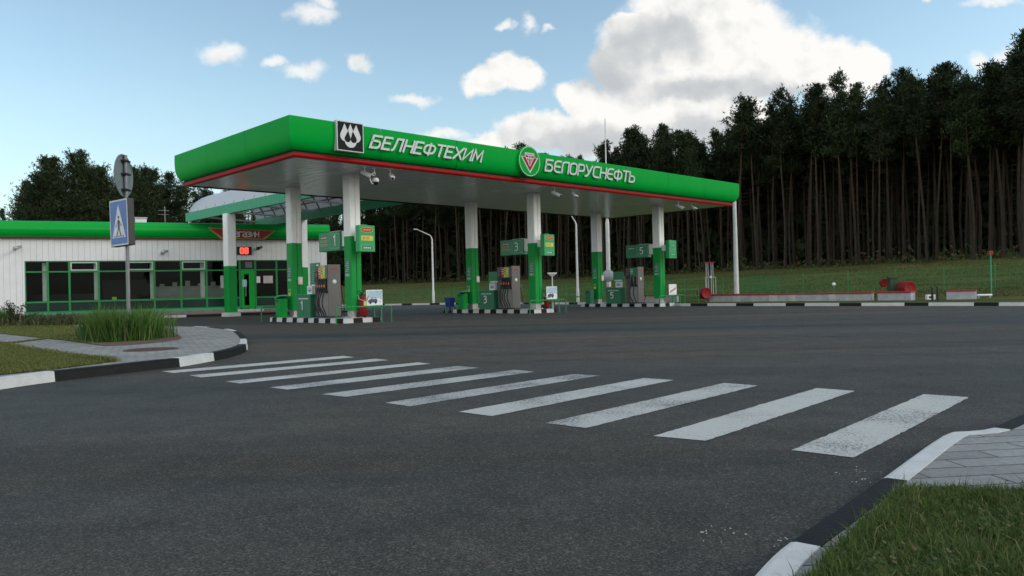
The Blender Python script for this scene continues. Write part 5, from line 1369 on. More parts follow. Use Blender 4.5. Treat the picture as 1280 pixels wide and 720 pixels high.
mb = MB(); mb.lathe([(0.0, 0.0), (0.40, 0.0), (0.40, 0.02), (0.0, 0.02)][::-1], 28, 0, T(0, -0.06, 1.68) @ Matrix.Rotation(rad(-20), 4, 'Z') @ Matrix.Rotation(rad(90), 4, 'X')); mb.build('disc', mat('pale_sign_back', (0.42, 0.44, 0.46), 0.5), t)
mb = MB(); mb.box(-0.1, -0.06, 0.75, 0.24, -0.04, 0.98); mb.build('plate', REDLAB, t)
x = (690.5 - 640) / F * 34.5
t = thing('bollard_lamp', 'slim post lamp with flat white square cap beside the middle poster board', 'lamp', (x, 34.5, 0))
mb = MB(); mb.tube([(0, 0, 0), (0, 0, 1.62)], 0.028, 8); mb.build('post', POLE_WHITE, t)
mb = MB(); mb.prism([(-0.2, -0.13), (0.2, -0.13), (0.2, 0.13), (-0.2, 0.13)], 1.70, 1.75); mb.add([(-0.2, -0.13, 1.70), (0.2, -0.13, 1.70), (0.2, 0.13, 1.70), (-0.2, 0.13, 1.70), (-0.05, -0.04, 1.58), (0.05, -0.04, 1.58), (0.05, 0.04, 1.58), (-0.05, 0.04, 1.58)], [(0, 1, 5, 4), (1, 2, 6, 5), (2, 3, 7, 6), (3, 0, 4, 7)]); mb.build('cap', WHITE_P, t)

# ------------------------------------------------------------------ low red-capped walls and tank-side fittings on the right
def low_wall(p0, p1, h, lab, pil=(), dep=0.35):
    a = gp(*p0, 0.12); b = gp(*p1, 0.12); d = b - a; L = d.length; ang = math.atan2(d.y, d.x)
    t = thing('low_wall', lab, 'low wall', (a.x, a.y, 0.05), ang, 'red capped concrete walls beyond the kerb')
    mb = MB(); mb.box(0, 0, 0, L, dep, h); mb.build('wall', CONC, t, bevel=0.01)
    mb = MB(); x = -0.03; 
    while x < L: e = min(x + 2.0, L + 0.03); mb.box(x, -0.04, h + R.uniform(0.001, 0.012), e - 0.01, dep + 0.05, h + 0.075 + R.uniform(-0.01, 0.012)); x += 2.0
    mb.build('red_cap', RED_CAP, t, bevel=0.008)
    for q0, q1 in pil:
        mb = MB(); mb.box(q0 * L, -0.03, 0.0, q1 * L, -0.002, h - 0.01); mb.build('patch', CONC_LT, t)
low_wall((803, 378.2), (846, 377.6), 0.42, 'short red capped concrete wall seen behind the right pump island', ((0.0, 0.4),), 0.5)
low_wall((881, 377.4), (1089, 375.6), 0.40, 'longest low concrete wall with red cap beyond the striped kerb', ((0.19, 0.24), (0.42, 0.47), (0.54, 0.58), (0.77, 0.81)), 0.5)
low_wall((1097, 375.6), (1138.5, 375.4), 0.42, 'short low concrete wall with red cap in front of the red drum', (), 0.5)
low_wall((1183, 374.6), (1220, 374.2), 0.44, 'lone low concrete block with red cap furthest right beyond the kerb', (), 0.6)
def drum(px, py, Y, r, lab, yaw):
    p = dp(px, py, Y)
    t = thing('red_drum', lab, 'drum', (p.x, p.y, p.z), yaw, 'red fire drums beyond the kerb')
    M = Matrix.Rotation(rad(90), 4, 'X')
    mb = MB(); mb.lathe([(0.0, -0.32), (r * 0.8, -0.32), (r * 0.98, -0.28), (r, -0.1), (r * 0.96, -0.08), (r, -0.06), (r, 0.26), (r * 0.94, 0.30), (r * 0.86, 0.28), (0.0, 0.30)], 28, 0, M); mb.build('shell', RED_DULL, t)
    g = gz(p.x, p.y)
    mb = MB()
    for s in (-1, 1): mb.tube([(s * r * 0.7, 0, -r * 0.62), (s * r * 0.95, 0, g - p.z)], 0.03, 6)
    mb.build('stand', RED_CAP, t)
drum(880, 366.6, 43.0, 0.31, 'round red drum at the left end of the long low wall', 0.3)
drum(1133, 360.4, 38.6, 0.34, 'larger red drum to the right of the dark green cabinet', 0.2)
drum(1105.5, 353.6, 40.2, 0.22, 'smaller red drum to the left of the dark green cabinet', -0.3)
p = dp(1116, 366, 39.2)
t = thing('fire_cabinet', 'dark green upright cabinet between two red drums behind a low wall', 'cabinet', (p.x, p.y, gz(p.x, p.y)), 0.1)
g = p.z - gz(p.x, p.y); top = dp(1116, 347.5, 39.2).z - gz(p.x, p.y)
mb = MB(); mb.box(-0.21, -0.15, 0.0, 0.21, 0.15, top); mb.build('case', mat('dark_green_case', (0.02, 0.045, 0.02), 0.6, var=0.2), t, bevel=0.015)
mb = MB(); mb.box(-0.24, -0.18, top, 0.24, 0.18, top + 0.04); mb.build('lid', mat('dark_green_case', (0, 0, 0)), t, bevel=0.01)
p = dp(888, 370, 45.5)
t = thing('vent_pipes', 'cluster of thin grey vent pipes with red top plate beyond the kerb', 'vent pipes', (p.x, p.y, gz(p.x, p.y)), 0.1)
h = dp(888, 328.5, 45.5).z - gz(p.x, p.y)
for k in range(4):
    mb = MB(); x = -0.22 + k * 0.147; mb.tube([(x, 0.1 * (k % 2), 0), (x, 0.1 * (k % 2), h)], 0.024, 8); mb.build('pipe', GREY_POLE, t)
mb = MB(); mb.box(-0.29, -0.08, h, 0.29, 0.2, h + 0.05); mb.build('top_plate', RED_CAP, t)
mb = MB(); zf = h * 0.62
for x in (-0.30, 0.30): mb.tube([(x, -0.1, 0), (x, -0.1, zf)], 0.02, 6)
mb.tube([(-0.3, -0.1, zf), (0.3, -0.1, zf)], 0.02, 6); mb.tube([(-0.3, -0.1, zf * 0.25), (0.3, -0.1, zf * 0.25)], 0.015, 6); mb.build('frame', GREY_POLE, t)
mb = MB(); mb.lathe([(0.0, -0.08), (0.06, -0.06), (0.07, 0.0), (0.06, 0.06), (0.0, 0.08)], 12, 0, T(0.0, -0.13, zf)); mb.build('valve', WHITE_P, t)
# little green rail by the drum
p = dp(852, 375, 41.5); t = thing('guard_rail', 'low green barrier rail left of the round red drum beyond the island', 'guard rail', (p.x, p.y, gz(p.x, p.y)), 0.15)
mb = MB(); mb.tube([(-0.3, 0, 0.72), (1.0, 0, 0.72)], 0.025, 8); mb.tube([(-0.3, 0, 0.4), (1.0, 0, 0.4)], 0.02, 8); mb.build('rail', GREEN_DK, t)
for x in (-0.3, 0.95):
    mb = MB(); mb.tube([(x, 0, 0), (x, 0, 0.72)], 0.025, 8); mb.build('leg', GREEN_DK, t)
for k, (px, lab) in enumerate(((1165.6, 'thin black post on the grass right of the low walls, left one of two'), (1172.4, 'thin black post on the grass right of the low walls, right one of two'))):
    p = gp(px, 376.5, 0.12); t = thing('bollard', lab, 'bollard', (p.x, p.y, 0.1), 0, 'black posts on the verge')
    mb = MB(); mb.tube([(0, 0, 0), (0, 0, 0.60)], 0.045, 8); mb.build('post', BLACK, t)
    mb = MB(); mb.lathe([(0.06, 0.58), (0.06, 0.62), (0.03, 0.66), (0.0, 0.66)], 10); mb.build('cap', BLACK, t)
p = dp(1163, 371.5, 36.6); t = thing('white_box', 'small white box on the grass beside the two black posts', 'box', (p.x, p.y, gz(p.x, p.y)))
mb = MB(); mb.box(-0.2, -0.1, 0, 0.2, 0.1, 0.24); mb.build('case', WHITE_P, t, bevel=0.02); mb = MB(); mb.box(-0.12, -0.104, 0.07, 0.1, -0.1005, 0.17); mb.build('panel', BLACK, t)
p = dp(1232, 371, 36.2); t = thing('white_barrier', 'low white pipe lying near the thin green post at the far right', 'pipe', (p.x, p.y, gz(p.x, p.y) + 0.1), 0.05)
mb = MB(); mb.tube([(-0.42, 0, 0.05), (0.3, 0, 0.05)], 0.05, 10); mb.build('pipe', WHITE_P, t)
for x in (-0.35, 0.2):
    mb = MB(); mb.box(x - 0.03, -0.04, -0.12, x + 0.03, 0.04, 0.01); mb.build('foot', CONC, t)
p = dp(1042.5, 368, 42.0); t = thing('bollard_light', 'small white ball light on a green post beyond the long low wall', 'lamp', (p.x, p.y, gz(p.x, p.y)))
h = dp(1043, 355.3, 42).z - gz(p.x, p.y)
mb = MB(); mb.tube([(0, 0, 0), (0, 0, h - 0.08)], 0.03, 8); mb.build('post', GREEN_DK, t)
mb = MB(); mb.lathe([(0.0, -0.1), (0.07, -0.07), (0.1, 0.0), (0.07, 0.07), (0.0, 0.1)], 14, 0, T(0, 0, h)); mb.build('globe', WHITE_P, t)
p = dp(1239.5, 372, 37.5); t = thing('sign_post', 'thin pale green post with small dark red plate at the far right', 'post', (p.x, p.y, gz(p.x, p.y)))
h = dp(1239.5, 315, 37.5).z - gz(p.x, p.y)
mb = MB(); mb.tube([(0, 0, 0), (0, 0, h)], 0.028, 8); mb.build('post', GREEN_PALE, t)
mb = MB(); mb.box(-0.1, -0.05, h - 0.12, 0.1, -0.03, h + 0.06); mb.build('plate', RED_CAP, t)

# fence along the embankment
fc = thing('mesh_fence', 'see-through green wire mesh fence running along the foot of the grass embankment', 'fence', (0, 0, 0))
fp = []
for px in range(440, 1361, 4):
    Y = interp(KD, px) + interp([(440, 8), (700, 11), (900, 12), (1360, 13)], px); x = (px - 640) / F * Y; fp.append(Vector((x, Y, gz(x, Y))))
acc = 0; wires = MB(); Hh = 1.25; lastpost = -9; npost = 0; nx = 0
for a, b in zip(fp, fp[1:]):
    L = (b - a).length; d = (b - a) / L; s = 0
    nrm = Vector((-d.y, d.x, 0))
    while nx < acc + L:
        q = a + d * (nx - acc); w_ = 0.0038 if not (918 < 640 + F * q.x / q.y < 976) else 0.0055
        wires.add([q - d * w_ + Vector((0, 0, 0.05)), q + d * w_ + Vector((0, 0, 0.05)), q + d * w_ + Vector((0, 0, Hh)), q - d * w_ + Vector((0, 0, Hh)), q + nrm * w_ * 2 + Vector((0, 0, 0.05)), q + nrm * w_ * 2 + Vector((0, 0, Hh))], [(0, 1, 2, 3), (1, 4, 5, 2), (4, 0, 3, 5)])
        nx += 0.07 if not (918 < 640 + F * q.x / q.y < 976) else 0.03
    for z in (0.1, 0.45, 0.8, 1.2): wires.tube([a + Vector((0, 0, z)), b + Vector((0, 0, z))], 0.006, 3, cap=False)
    if acc - lastpost > 2.4:
        mb = MB(); mb.tube([a, a + Vector((0, 0, Hh + 0.06))], 0.024, 6); mb.build('post', GREEN_DK, fc); lastpost = acc
    acc += L
wires.build('mesh_panel', GREEN_DK, fc)

# ------------------------------------------------------------------ pines
def pine_meshes(seed, H=20.0, crown=0.36, width=2.5, limbs=44, tufts=14, tris=6, lowstubs=10, droop=0.0):
    r = np.random.default_rng(seed)
    bend = r.normal(0, 0.18, 2); bend2 = r.normal(0, 0.10, 2)
    def axis(z):
        t = z / H; return np.array([bend[0] * t * t * 2 + bend2[0] * math.sin(t * 7), bend[1] * t * t * 2 + bend2[1] * math.sin(t * 6 + 1), z])
    wood = MB()
    zs = [0, 0.4, 2, 5, 8, 11, 14, 16.5, 18.5, 19.6]
    zs = [z / 20 * H for z in zs]
    rad0 = 0.145
    wood.tube([axis(z) for z in zs], [rad0 * (1.25 if z == 0 else 1) * (1 - 0.85 * (z / H) ** 1.3) + 0.01 for z in zs], 8, cap=False)
    pts = []; dirs = []
    zc0 = H * (1 - crown); nwh = max(6, int(crown * H / 0.62))
    for k in range(limbs):
        t = (k + r.random()) / limbs
        z = zc0 + (H - 0.3 - zc0) * (round(t * nwh) + r.normal(0, 0.12)) / nwh
        prof = min(1.0, 0.55 + 1.6 * t) * (1.0 - t) ** 0.62 + 0.10
        ln = max(0.30, width * prof * r.uniform(0.40, 1.30))
        az = r.uniform(0, 2 * math.pi); elv = rad(r.uniform(5, 30) + 28 * t - droop)
        o = np.array([math.cos(az) * math.cos(elv), math.sin(az) * math.cos(elv), math.sin(elv)])
        a = axis(z); mid = a + o * ln * 0.5 + np.array([0, 0, -0.04 * ln]); end = a + o * ln + np.array([0, 0, 0.08 * ln])
        wood.tube([a, mid, end], [0.05 + 0.02 * (1 - t), 0.03, 0.012], 4, cap=False)
        nt = int(tufts * (0.45 + 0.75 * ln / width))
        for q in range(nt):
            s = 0.28 + 0.74 * r.random() ** 0.7
            p = a + (end - a) * s + r.normal(0, 0.24 + 0.12 * ln * s, 3) * np.array([1, 1, 0.62])
            pts.append(p); d = o * 0.6 + np.array([0, 0, 0.45]) + r.normal(0, 0.35, 3); dirs.append(d / np.linalg.norm(d))
    a = axis(H)
    for q in range(10): pts.append(a + r.normal(0, 0.16, 3) + np.array([0, 0, -0.25 * q * 0.5])); dirs.append(np.array([0, 0, 1.0]))
    for k in range(lowstubs):
        z = H * r.uniform(0.10, max(0.14, 1 - crown + 0.03)); az = r.uniform(0, 6.28); ln = r.uniform(0.3, 1.5)
        b = axis(z); wood.tube([b, b + np.array([math.cos(az) * ln, math.sin(az) * ln, r.uniform(-0.15, 0.25)])], [0.022, 0.006], 4, cap=False)
    pts = np.array(pts); dirs = np.array(dirs); n = len(pts)
    P = np.repeat(pts, tris, 0); D = np.repeat(dirs, tris, 0) * 0.8 + r.normal(0, 0.62, (n * tris, 3)); D /= np.linalg.norm(D, axis=1, keepdims=True)
    S = np.cross(D, r.normal(0, 1, (n * tris, 3))); S /= np.linalg.norm(S, axis=1, keepdims=True)
    ln = r.uniform(0.20, 0.46, (n * tris, 1)); wd = r.uniform(0.028, 0.058, (n * tris, 1))
    P = P + r.normal(0, 0.06, P.shape)
    V = np.stack([P - S * wd * 0.5, P + S * wd * 0.5, P + D * ln * 0.55 + S * wd, P + D * ln, P + D * ln * 0.55 - S * wd], 1).reshape(-1, 3)
    Fc = np.arange(len(V)).reshape(-1, 5)
    return wood, V, Fc
NEEDLE_LT = leaf_mat('lighter_pine_needles', [(0.0, (0.018, 0.034, 0.014)), (0.5, (0.030, 0.052, 0.019)), (0.85, (0.048, 0.068, 0.026)), (1.0, (0.085, 0.09, 0.04))], 0.2, 0.65)  # lighter needle tone for the bushy pines behind the shop
def make_pine(seed, **kw):
    wood, V, Fc = pine_meshes(seed, **kw)
    root = bpy.data.objects.new('pine_tree', None); COL.objects.link(root)
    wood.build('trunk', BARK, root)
    np_mesh('crown', V, [Fc], NEEDLE_LT if seed >= 200 else NEEDLE, parent=root)
    root['category'] = 'tree'
    return root
tall = [make_pine(100 + s, crown=[0.34, 0.30, 0.40, 0.36, 0.32, 0.44][s], width=[2.2, 1.8, 2.4, 2.0, 2.6, 2.1][s], limbs=40, tufts=30, tris=5, lowstubs=46) for s in range(6)]
bushy = [make_pine(200 + s, crown=[0.78, 0.70, 0.85][s], width=[4.2, 3.7, 4.6][s], limbs=96, tufts=34, tris=5, lowstubs=6) for s in range(3)]
used = set()
ORD = ['first', 'second', 'third', 'fourth', 'fifth', 'sixth', 'seventh', 'eighth', 'ninth', 'tenth', 'eleventh', 'twelfth', 'thirteenth', 'fourteenth', 'fifteenth', 'sixteenth', 'seventeenth', 'eighteenth', 'nineteenth', 'twentieth']
def place_tree(proto, x, y, h, label, group, zrot=None):
    if proto.name in used: o = copy_tree(proto)
    else: o = proto; used.add(proto.name)
    s = h / 20.0; w_ = R.uniform(0.78, 1.22); o.scale = (s * w_ * R.uniform(0.94, 1.06), s * w_ * R.uniform(0.94, 1.06), s)
    o.location = (x, y, gz(x, y) - 0.1); o.rotation_euler = (rad(R.gauss(0, 1.1)), rad(R.gauss(0, 1.1)), R.uniform(0, 6.28))
    o['label'] = label; o['group'] = group
    return o
TOPS = [(-100, 262), (8, 262), (20, 258), (30, 235), (50, 208), (90, 200), (112, 197), (135, 214), (165, 214), (185, 212), (205, 222), (225, 220), (250, 236), (300, 246), (330, 250), (440, 246), (520, 215), (600, 200), (690, 184), (705, 190), (740, 184), (770, 176), (820, 158), (890, 150), (905, 152), (925, 132), (950, 138), (980, 112), (1000, 108), (1030, 108), (1060, 98), (1090, 98), (1110, 96), (1135, 72), (1150, 88), (1187, 66), (1215, 84), (1250, 58), (1275, 50), (1320, 46), (1500, 24), (2300, 0)]
def top_h(px, Y, z0):
    py = interp(TOPS, px); d = ray(px, py); return EYE + d.z * Y / d.y - z0
count = 0
# front edge of the right-hand forest
edge = []
px = 446.0
while px < 1290:
    Y = interp(FD, px); edge.append(px); px += max(13.0, 2.9 * F / Y) * R.choice([0.5, 0.75, 0.9, 1.1, 1.3, 1.6])
edge += [1302, 1330, 1365, 1400]
vis = [p for p in edge if p < 1281]
for k, px in enumerate(edge):
    Y = interp(FD, px) + R.uniform(-1.2, 1.6); x = (px - 640) / F * Y
    h = top_h(px, Y, gz(x, Y)) * R.uniform(0.90, 1.06)
    if px < 1281:
        kk = len(vis) - 1 - k
        if px < 925:
            cols = [('the left and middle pump islands', 480, 570), ('the middle island columns', 570, 690), ('the middle and right pump islands', 690, 740), ('the right island columns', 740, 835)]
            lab = 'slender pine at the forest edge behind the fuel canopy, %s from the left' % (ORD[k] if k < 20 else ORD[19])
            if k >= 20: lab = 'slender pine at the forest edge behind the canopy, %s from the lightning mast rightward' % ORD[k - 20]
        else:
            lab = 'tall bare-trunked pine at the forest edge right of the canopy, %s from the right' % ORD[min(kk, 19)] if kk < 20 else 'tall bare-trunked pine just right of the canopy end, %s of the edge' % ORD[min(19, kk - 20)]
        grp = 'pines along the forest edge'
    else:
        lab, grp = 'tall pine standing beyond the right end of the picture', 'pines beyond the right end'
    place_tree(tall[R.choice([0, 1, 2, 3, 4, 5])], x, Y, h, lab, grp); count += 1
# deeper rows
for row, (dy, sp_, n0, n1) in enumerate(((3.4, 20, 440, 1400), (7, 20, 440, 1420), (11, 20, 440, 1440), (16, 22, 440, 1440))):
    px = n0 + R.uniform(0, 10)
    while px < n1:
        Y = interp(FD, px) + dy + R.uniform(-1.2, 1.2); x = (px - 640) / F * Y
        h = top_h(px, interp(FD, px), gz(x, Y)) * R.uniform(0.90, 1.03)
        lab, grp = ('dark pine inside the forest to the right of the canopy, hidden among the trunks', 'pines inside the right forest') if px > 905 else ('dark pine inside the forest seen behind the canopy and its columns', 'pines inside the forest behind the canopy')
        if px > 1285: lab, grp = 'tall pine standing beyond the right end of the picture', 'pines beyond the right end'
        place_tree(R.choice(tall), x, Y, h, lab, grp); count += 1
        px += sp_ * R.uniform(0.75, 1.25) * (1.0 if px > 800 else 0.95)
# trees behind the shop
lx = [(2, 128), (32, 113), (47, 109), (62, 113), (76, 108), (92, 111), (108, 110), (122, 115), (137, 112), (152, 117), (166, 113), (182, 118), (197, 113), (214, 119), (231, 116), (250, 122), (268, 128), (286, 126), (305, 130), (325, 128), (345, 132), (362, 128), (385, 131), (405, 127), (424, 133)]
for k, (px, Y) in enumerate(lx):
    x = (px - 640) / F * Y; h = top_h(px, Y, gz(x, Y)) * R.uniform(0.94, 1.05)
    place_tree(bushy[k % 3] if px < 250 else R.choice(bushy + tall[2:3]), x, Y, h, ('bushy dark pine behind the shop roof, %s from the left' % ORD[k]) if k < 20 else ('dark pine behind the arched entrance canopy, %s from the left column' % ORD[k - 20]), 'bushy pines behind the shop'); count += 1
for k, (px, Y) in enumerate(lx):
    if k == 0: continue
    px += R.uniform(-6, 8); Y += R.uniform(6, 13); x = (px - 640) / F * Y; h = top_h(px, Y, gz(x, Y)) * R.uniform(0.86, 1.0)
    place_tree(R.choice(bushy), x, Y, h, 'dark pine in the second row behind the shop and entrance canopy, mostly hidden', 'second row pines behind the shop'); count += 1
print('pines', count)

# the wood behind as one mass: countless farther trunks and needle clumps
nL = 60000
pxr = rng.uniform(255, 1460, nL); Yf = np.interp(pxr, [a for a, b in FD], [b for a, b in FD]); zf = np.interp(pxr, [a for a, b in FZ], [b for a, b in FZ])
dep = rng.uniform(17, 60, nL); Y = Yf + dep; X = (pxr - 640) / F * Y
tp = np.interp(pxr, [a for a, b in TOPS], [b for a, b in TOPS]); roll_e = 362.8 - 0.0227 * (pxr - 640)
Ht = (roll_e - tp) * Yf / F * 0.86 + EYE
zz = zf + (Ht - zf) * rng.random(nL)
C = np.stack([X, Y, zz], 1)
D1 = rng.normal(0, 1, (nL, 3)); D1 /= np.linalg.norm(D1, axis=1, keepdims=True); D2 = np.cross(D1, rng.normal(0, 1, (nL, 3))); D2 /= np.linalg.norm(D2, axis=1, keepdims=True)
s1 = rng.uniform(0.6, 1.3, (nL, 1)); s2 = rng.uniform(0.45, 0.85, (nL, 1))
V = np.stack([C - D1 * s1, C + D2 * s2, C + D1 * s1, C - D2 * s2], 1).reshape(-1, 3)
np_mesh('distant_wood', V, [np.arange(len(V)).reshape(-1, 4)], NEEDLE, kind='stuff')
mb = MB()
for k in range(420):
    px = R.uniform(270, 1440); Y = interp(FD, px) + R.uniform(16, 34); x = (px - 640) / F * Y; g = gz(x, Y)
    mb.tube([(x, Y, g), (x + R.gauss(0, 0.3), Y, g + 15)], [0.17, 0.09], 5, cap=False)
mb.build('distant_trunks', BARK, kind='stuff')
# undergrowth along the forest floor
nU = 9000
pxr = rng.uniform(430, 1440, nU); Yf = np.interp(pxr, [a for a, b in FD], [b for a, b in FD]); dep = rng.gamma(2.0, 3.2, nU) - 0.3; Y = Yf + dep; X = (pxr - 640) / F * Y
G = np.array([gz(a, b) for a, b in zip(X, Y)])
cl = 0.5 + 0.5 * np.sin(X * 0.9 + 2 * np.sin(Y * 0.5)) * np.cos(X * 0.37)
zz = G + rng.exponential(0.35, nU) * (0.3 + 1.4 * cl)
C = np.stack([X, Y, zz], 1)
D1 = rng.normal(0, 1, (nU, 3)) + np.array([0, 0, 0.6]); D1 /= np.linalg.norm(D1, axis=1, keepdims=True); D2 = np.cross(D1, rng.normal(0, 1, (nU, 3))); D2 /= np.linalg.norm(D2, axis=1, keepdims=True)
s1 = rng.uniform(0.12, 0.30, (nU, 1)); s2 = s1 * 0.5
V = np.stack([C - D1 * s1, C + D2 * s2, C + D1 * s1, C - D2 * s2], 1).reshape(-1, 3)
np_mesh('undergrowth', V, [np.arange(len(V)).reshape(-1, 4)], SHRUBLEAF, kind='stuff')

# ------------------------------------------------------------------ grass and plants
def in_poly(px, py, poly):
    n = len(poly); c = np.zeros(len(px), bool); j = n - 1
    for i in range(n):
        xi, yi = poly[i]; xj, yj = poly[j]
        cond = ((yi > py) != (yj > py)) & (px < (xj - xi) * (py - yi) / (yj - yi + 1e-12) + xi)
        c ^= cond; j = i
    return c
def blades(X, Y, Z, hmin, hmax, w, lean, seedv, segs=2):
    r = np.random.default_rng(seedv); n = len(X)
    h = r.uniform(hmin, hmax, n) * (0.75 + 0.25 * r.random(n)); az = r.uniform(0, 2 * np.pi, n); ln = np.abs(r.normal(lean, lean * 0.6, n))
    d = np.stack([np.cos(az), np.sin(az), np.zeros(n)], 1); fz_ = r.uniform(0, 2 * np.pi, n); sd = np.stack([np.cos(fz_), np.sin(fz_), np.zeros(n)], 1)
    B = np.stack([X, Y, Z], 1); ww = (w * r.uniform(0.6, 1.3, n))[:, None]
    up_ = np.array([0, 0, 1.0])
    m1 = B + up_ * (h * 0.55)[:, None] + d * (h * ln * 0.28)[:, None]
    tip = B + up_ * (h * (1 - 0.25 * np.minimum(1, ln)))[:, None] + d * (h * ln)[:, None]
    V = np.stack([B - sd * ww * 0.5, B + sd * ww * 0.5, m1 + sd * ww * 0.42, m1 - sd * ww * 0.42, tip], 1).reshape(-1, 3)
    base = np.arange(n)[:, None] * 5
    Q = base + np.array([[0, 1, 2, 3]]); Tt = base + np.array([[3, 2, 4]])
    return V, [Q, Tt]
def scatter(poly, n, seedv, clump=0.0):
    r = np.random.default_rng(seedv); P = np.array(poly); lo = P.min(0); hi = P.max(0)
    X = r.uniform(lo[0], hi[0], n); Y = r.uniform(lo[1], hi[1], n); k = in_poly(X, Y, poly)
    X, Y = X[k], Y[k]
    if clump:
        f = np.sin(X * 5.1 + 2 * np.sin(Y * 3.3)) * np.sin(Y * 6.3 + 1.7 * np.sin(X * 2.9)); k = r.random(len(X)) < 0.55 + 0.45 * f
        X, Y = X[k], Y[k]
    return X, Y
# rough grass in the right foreground, growing over the kerb edge
gpoly = [p for p in pxpoly([(1126, 614), (1070, 663), (1024, 706), (985, 745), (940, 800), (1400, 800), (1420, 625), (1340, 618), (1280, 618), (1200, 616)], RH)]
X, Y = scatter(gpoly, 150000, 5, 1)
kk_ = np.sin(X * 7.3 + Y * 3.1) * np.sin(Y * 8.7 - X * 2.2) < 0.55
kk_ |= np.random.default_rng(9).random(len(X)) < 0.3
X, Y = X[kk_], Y[kk_]
r_ = np.random.default_rng(3)
patch = 0.5 + 0.5 * np.sin(X * 4.0 + 1.5 * np.sin(Y * 2.7)) * np.sin(Y * 4.6 + X)
V, Fc = blades(X, Y, np.full(len(X), RH), 0.015, 0.075, 0.0040, 0.6, 6)
o = np_mesh('grass', V, Fc, BLADE, kind='stuff')
nW = 2600; kW = r_.choice(len(X), nW, replace=False); kW = kW[(np.sin(X[kW] * 6.1) * np.sin(Y[kW] * 5.3 + X[kW]) > 0.15)]; nW = len(kW)
C = np.stack([X[kW], Y[kW], RH + r_.uniform(0.01, 0.06, nW)], 1)
D1 = np.stack([np.cos(C[:, 0] * 999), np.sin(C[:, 0] * 999), r_.normal(0.1, 0.3, nW)], 1); D2 = np.stack([-D1[:, 1], D1[:, 0], r_.normal(0, 0.3, nW)], 1)
s1 = r_.uniform(0.005, 0.013, (nW, 1)); 
Vw = np.stack([C - D1 * s1, C + D2 * s1 * 0.7, C + D1 * s1, C - D2 * s1 * 0.7], 1).reshape(-1, 3)
np_mesh('verge_weeds', Vw, [np.arange(len(Vw)).reshape(-1, 4)], leaf_mat('weed_leaf', [(0.0, (0.05, 0.10, 0.025)), (0.7, (0.09, 0.15, 0.04)), (1.0, (0.26, 0.21, 0.11))], 0.3, 0.6), kind='stuff')
k = r_.random(len(X)) < 0.030 * (0.2 + patch)
V, Fc = blades(X[k], Y[k], np.full(k.sum(), RH), 0.07, 0.15, 0.0036, 0.5, 8)
np_mesh('long_grass', V, Fc, BLADE, kind='stuff')
# mown lawns on the left corner
for poly, n, sd_ in ((lawn_low, 420000, 21), (lawn_up, 260000, 22)):
    P = [(max(-24 if sd_ == 22 else -11, x), y) for x, y in poly]
    X, Y = scatter(P, n, sd_, 0)
    X, Y = X[:90000], Y[:90000]
    V, Fc = blades(X, Y, np.full(len(X), LZ), 0.015, 0.055, 0.009, 0.6, sd_ + 5); np_mesh('lawn_grass', V, Fc, LAWNBLADE, kind='stuff')
# ragged grass lip along the paving edge and kerb of the left lawn
edgepts = [gp(a, b, LZ) for a, b in ((-60, 424), (0, 430), (42, 437.5), (93, 446), (125, 450), (142, 452))]
X = []; Y = []
for a, b in zip(edgepts, edgepts[1:]):
    for k in range(900): q = a.lerp(b, R.random()); X.append(q.x + R.gauss(0, 0.05)); Y.append(q.y + R.gauss(0, 0.04))
V, Fc = blades(np.array(X), np.array(Y), np.full(len(X), LZ), 0.03, 0.10, 0.009, 0.6, 44); np_mesh('edge_grass', V, Fc, LAWNBLADE, kind='stuff')
# tufted grass over the embankment
nE = 60000
pxr = rng.uniform(440, 1330, nE); kd = np.interp(pxr, [a for a, b in KD], [b for a, b in KD]); fd = np.interp(pxr, [a for a, b in FD], [b for a, b in FD])
tt = rng.uniform(0.17, 1.02, nE); Y = kd + 0.2 + tt * (fd - kd); X = (pxr - 640) / F * Y; G = np.array([gz(a, b) + (bump(a, b) * min(1, max(0, t - 0.1) * 4)) for a, b, t in zip(X, Y, tt)])
V, Fc = blades(X, Y, G - 0.02, 0.05, 0.18, 0.05, 0.5, 77); np_mesh('meadow_grass', V, Fc, leaf_mat('meadow_blade', [(0.0, (0.05, 0.076, 0.02)), (0.6, (0.082, 0.104, 0.028)), (0.9, (0.135, 0.13, 0.045)), (1.0, (0.21, 0.18, 0.085))], 0.2, 0.7), kind='stuff')

def plant(name, label, cat, group, P, mt, h0, h1, n, spread, w, lean, sd_, stem=False):
    t = thing(name, label, cat, (P.x, P.y, P.z), 0, group)
    r = np.random.default_rng(sd_)
    X = r.normal(0, spread, n); Y = r.normal(0, spread * 0.8, n)
    V, Fc = blades(X, Y, np.zeros(n), h0, h1, w, lean, sd_ + 1)
    np_mesh('foliage', V, Fc, mt, parent=t)
    return t
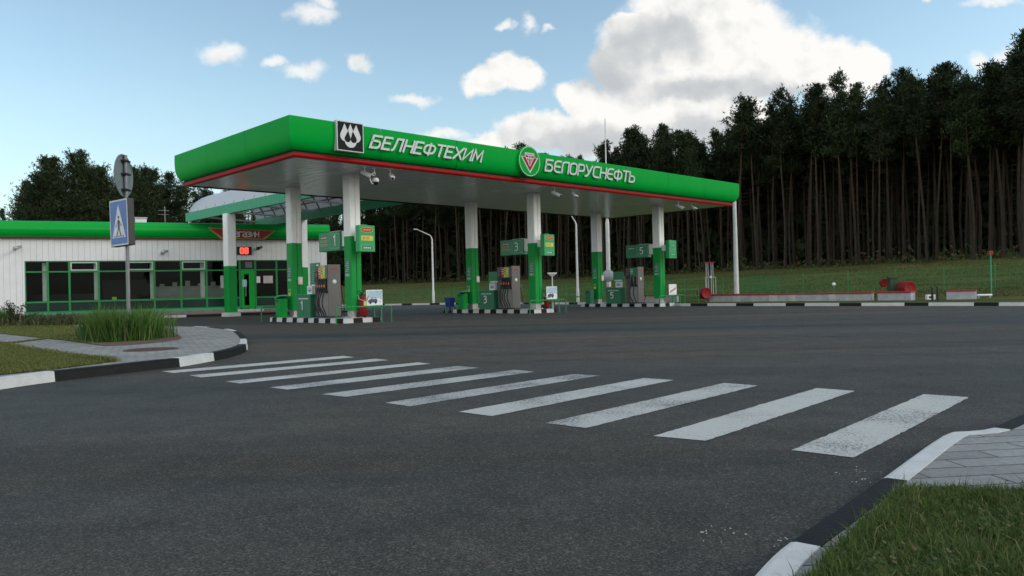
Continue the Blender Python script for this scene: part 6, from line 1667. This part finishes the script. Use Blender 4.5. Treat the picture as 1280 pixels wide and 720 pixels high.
# ornamental grass round the crossing sign
og = [(112, 424), (126, 426), (139, 427), (150, 422), (163, 421.5), (175, 425), (184, 423), (192, 421.5), (120, 419), (133, 420), (171, 419), (182, 418.5), (189, 418)]
for k, (a, b) in enumerate(og):
    plant('ornamental_grass', 'tall green ornamental grass clump in the mulch bed around the crossing sign', 'grass clump', 'ornamental grass clumps', gp(a, b, LZ), REED, 0.30 + 0.12 * (k % 3), 0.72 + 0.09 * ((k * 7) % 4), 330 + 60 * (k % 3), 0.12 + 0.025 * (k % 4), 0.015, 0.30 + 0.05 * (k % 3), 300 + k)
fl = [(-12, 405), (4, 406), (22, 406), (33, 405.5), (45, 406), (57, 405), (68, 406), (80, 405), (90, 406), (100, 405.5), (112, 404.5), (40, 403.5), (62, 403.5), (85, 403.5), (130, 404), (150, 404), (-40, 405)]
for k, (a, b) in enumerate(fl):
    p = gp(a, b, LZ)
    if k in (0, 1, 16): plant('ornamental_grass', 'dark green grass clump at the left end of the flower bed before the shop', 'grass clump', 'dark grass clumps by the flower bed', p, REED, 0.5, 0.85, 420, 0.28, 0.02, 0.25, 400 + k)
    else: plant('flowering_perennial', 'faded yellowish flowering perennial in the bed along the white shop wall', 'plant', 'perennials in the flower bed', p, FLOWERLEAF, 0.16, 0.40 + 0.07 * (k % 4), 330, 0.36, 0.036, 0.5, 400 + k)
# small open shrub in the flower bed
sp_ = gp(18, 406.5, LZ); t = thing('garden_shrub', 'small open reddish shrub standing taller than the flower bed at the left', 'shrub', (sp_.x, sp_.y, sp_.z))
mb = MB(); C = []
for k in range(9):
    az = R.uniform(0, 6.28); q = [(0, 0, 0)]
    for j in range(4): q.append((math.cos(az) * 0.13 * (j + 1) * R.uniform(0.7, 1.2), math.sin(az) * 0.10 * (j + 1), 0.27 * (j + 1) * R.uniform(0.85, 1.1)))
    mb.tube(q, [0.014, 0.011, 0.009, 0.007, 0.004], 5, cap=False)
    for j in range(2, 5):
        for m_ in range(16): C.append([q[j][0] + R.gauss(0, 0.09), q[j][1] + R.gauss(0, 0.09), q[j][2] + R.gauss(0, 0.10)])
mb.build('stem', BARK, t); t.scale = (0.7, 0.7, 0.66)
C = np.array(C); nS = len(C); D1 = rng.normal(0, 1, (nS, 3)); D1 /= np.linalg.norm(D1, axis=1, keepdims=True); D2 = np.cross(D1, rng.normal(0, 1, (nS, 3))); D2 /= np.linalg.norm(D2, axis=1, keepdims=True)
V = np.stack([C - D1 * 0.06, C + D2 * 0.035, C + D1 * 0.06, C - D2 * 0.035], 1).reshape(-1, 3)
np_mesh('foliage', V, [np.arange(len(V)).reshape(-1, 4)], SHRUBLEAF, parent=t)
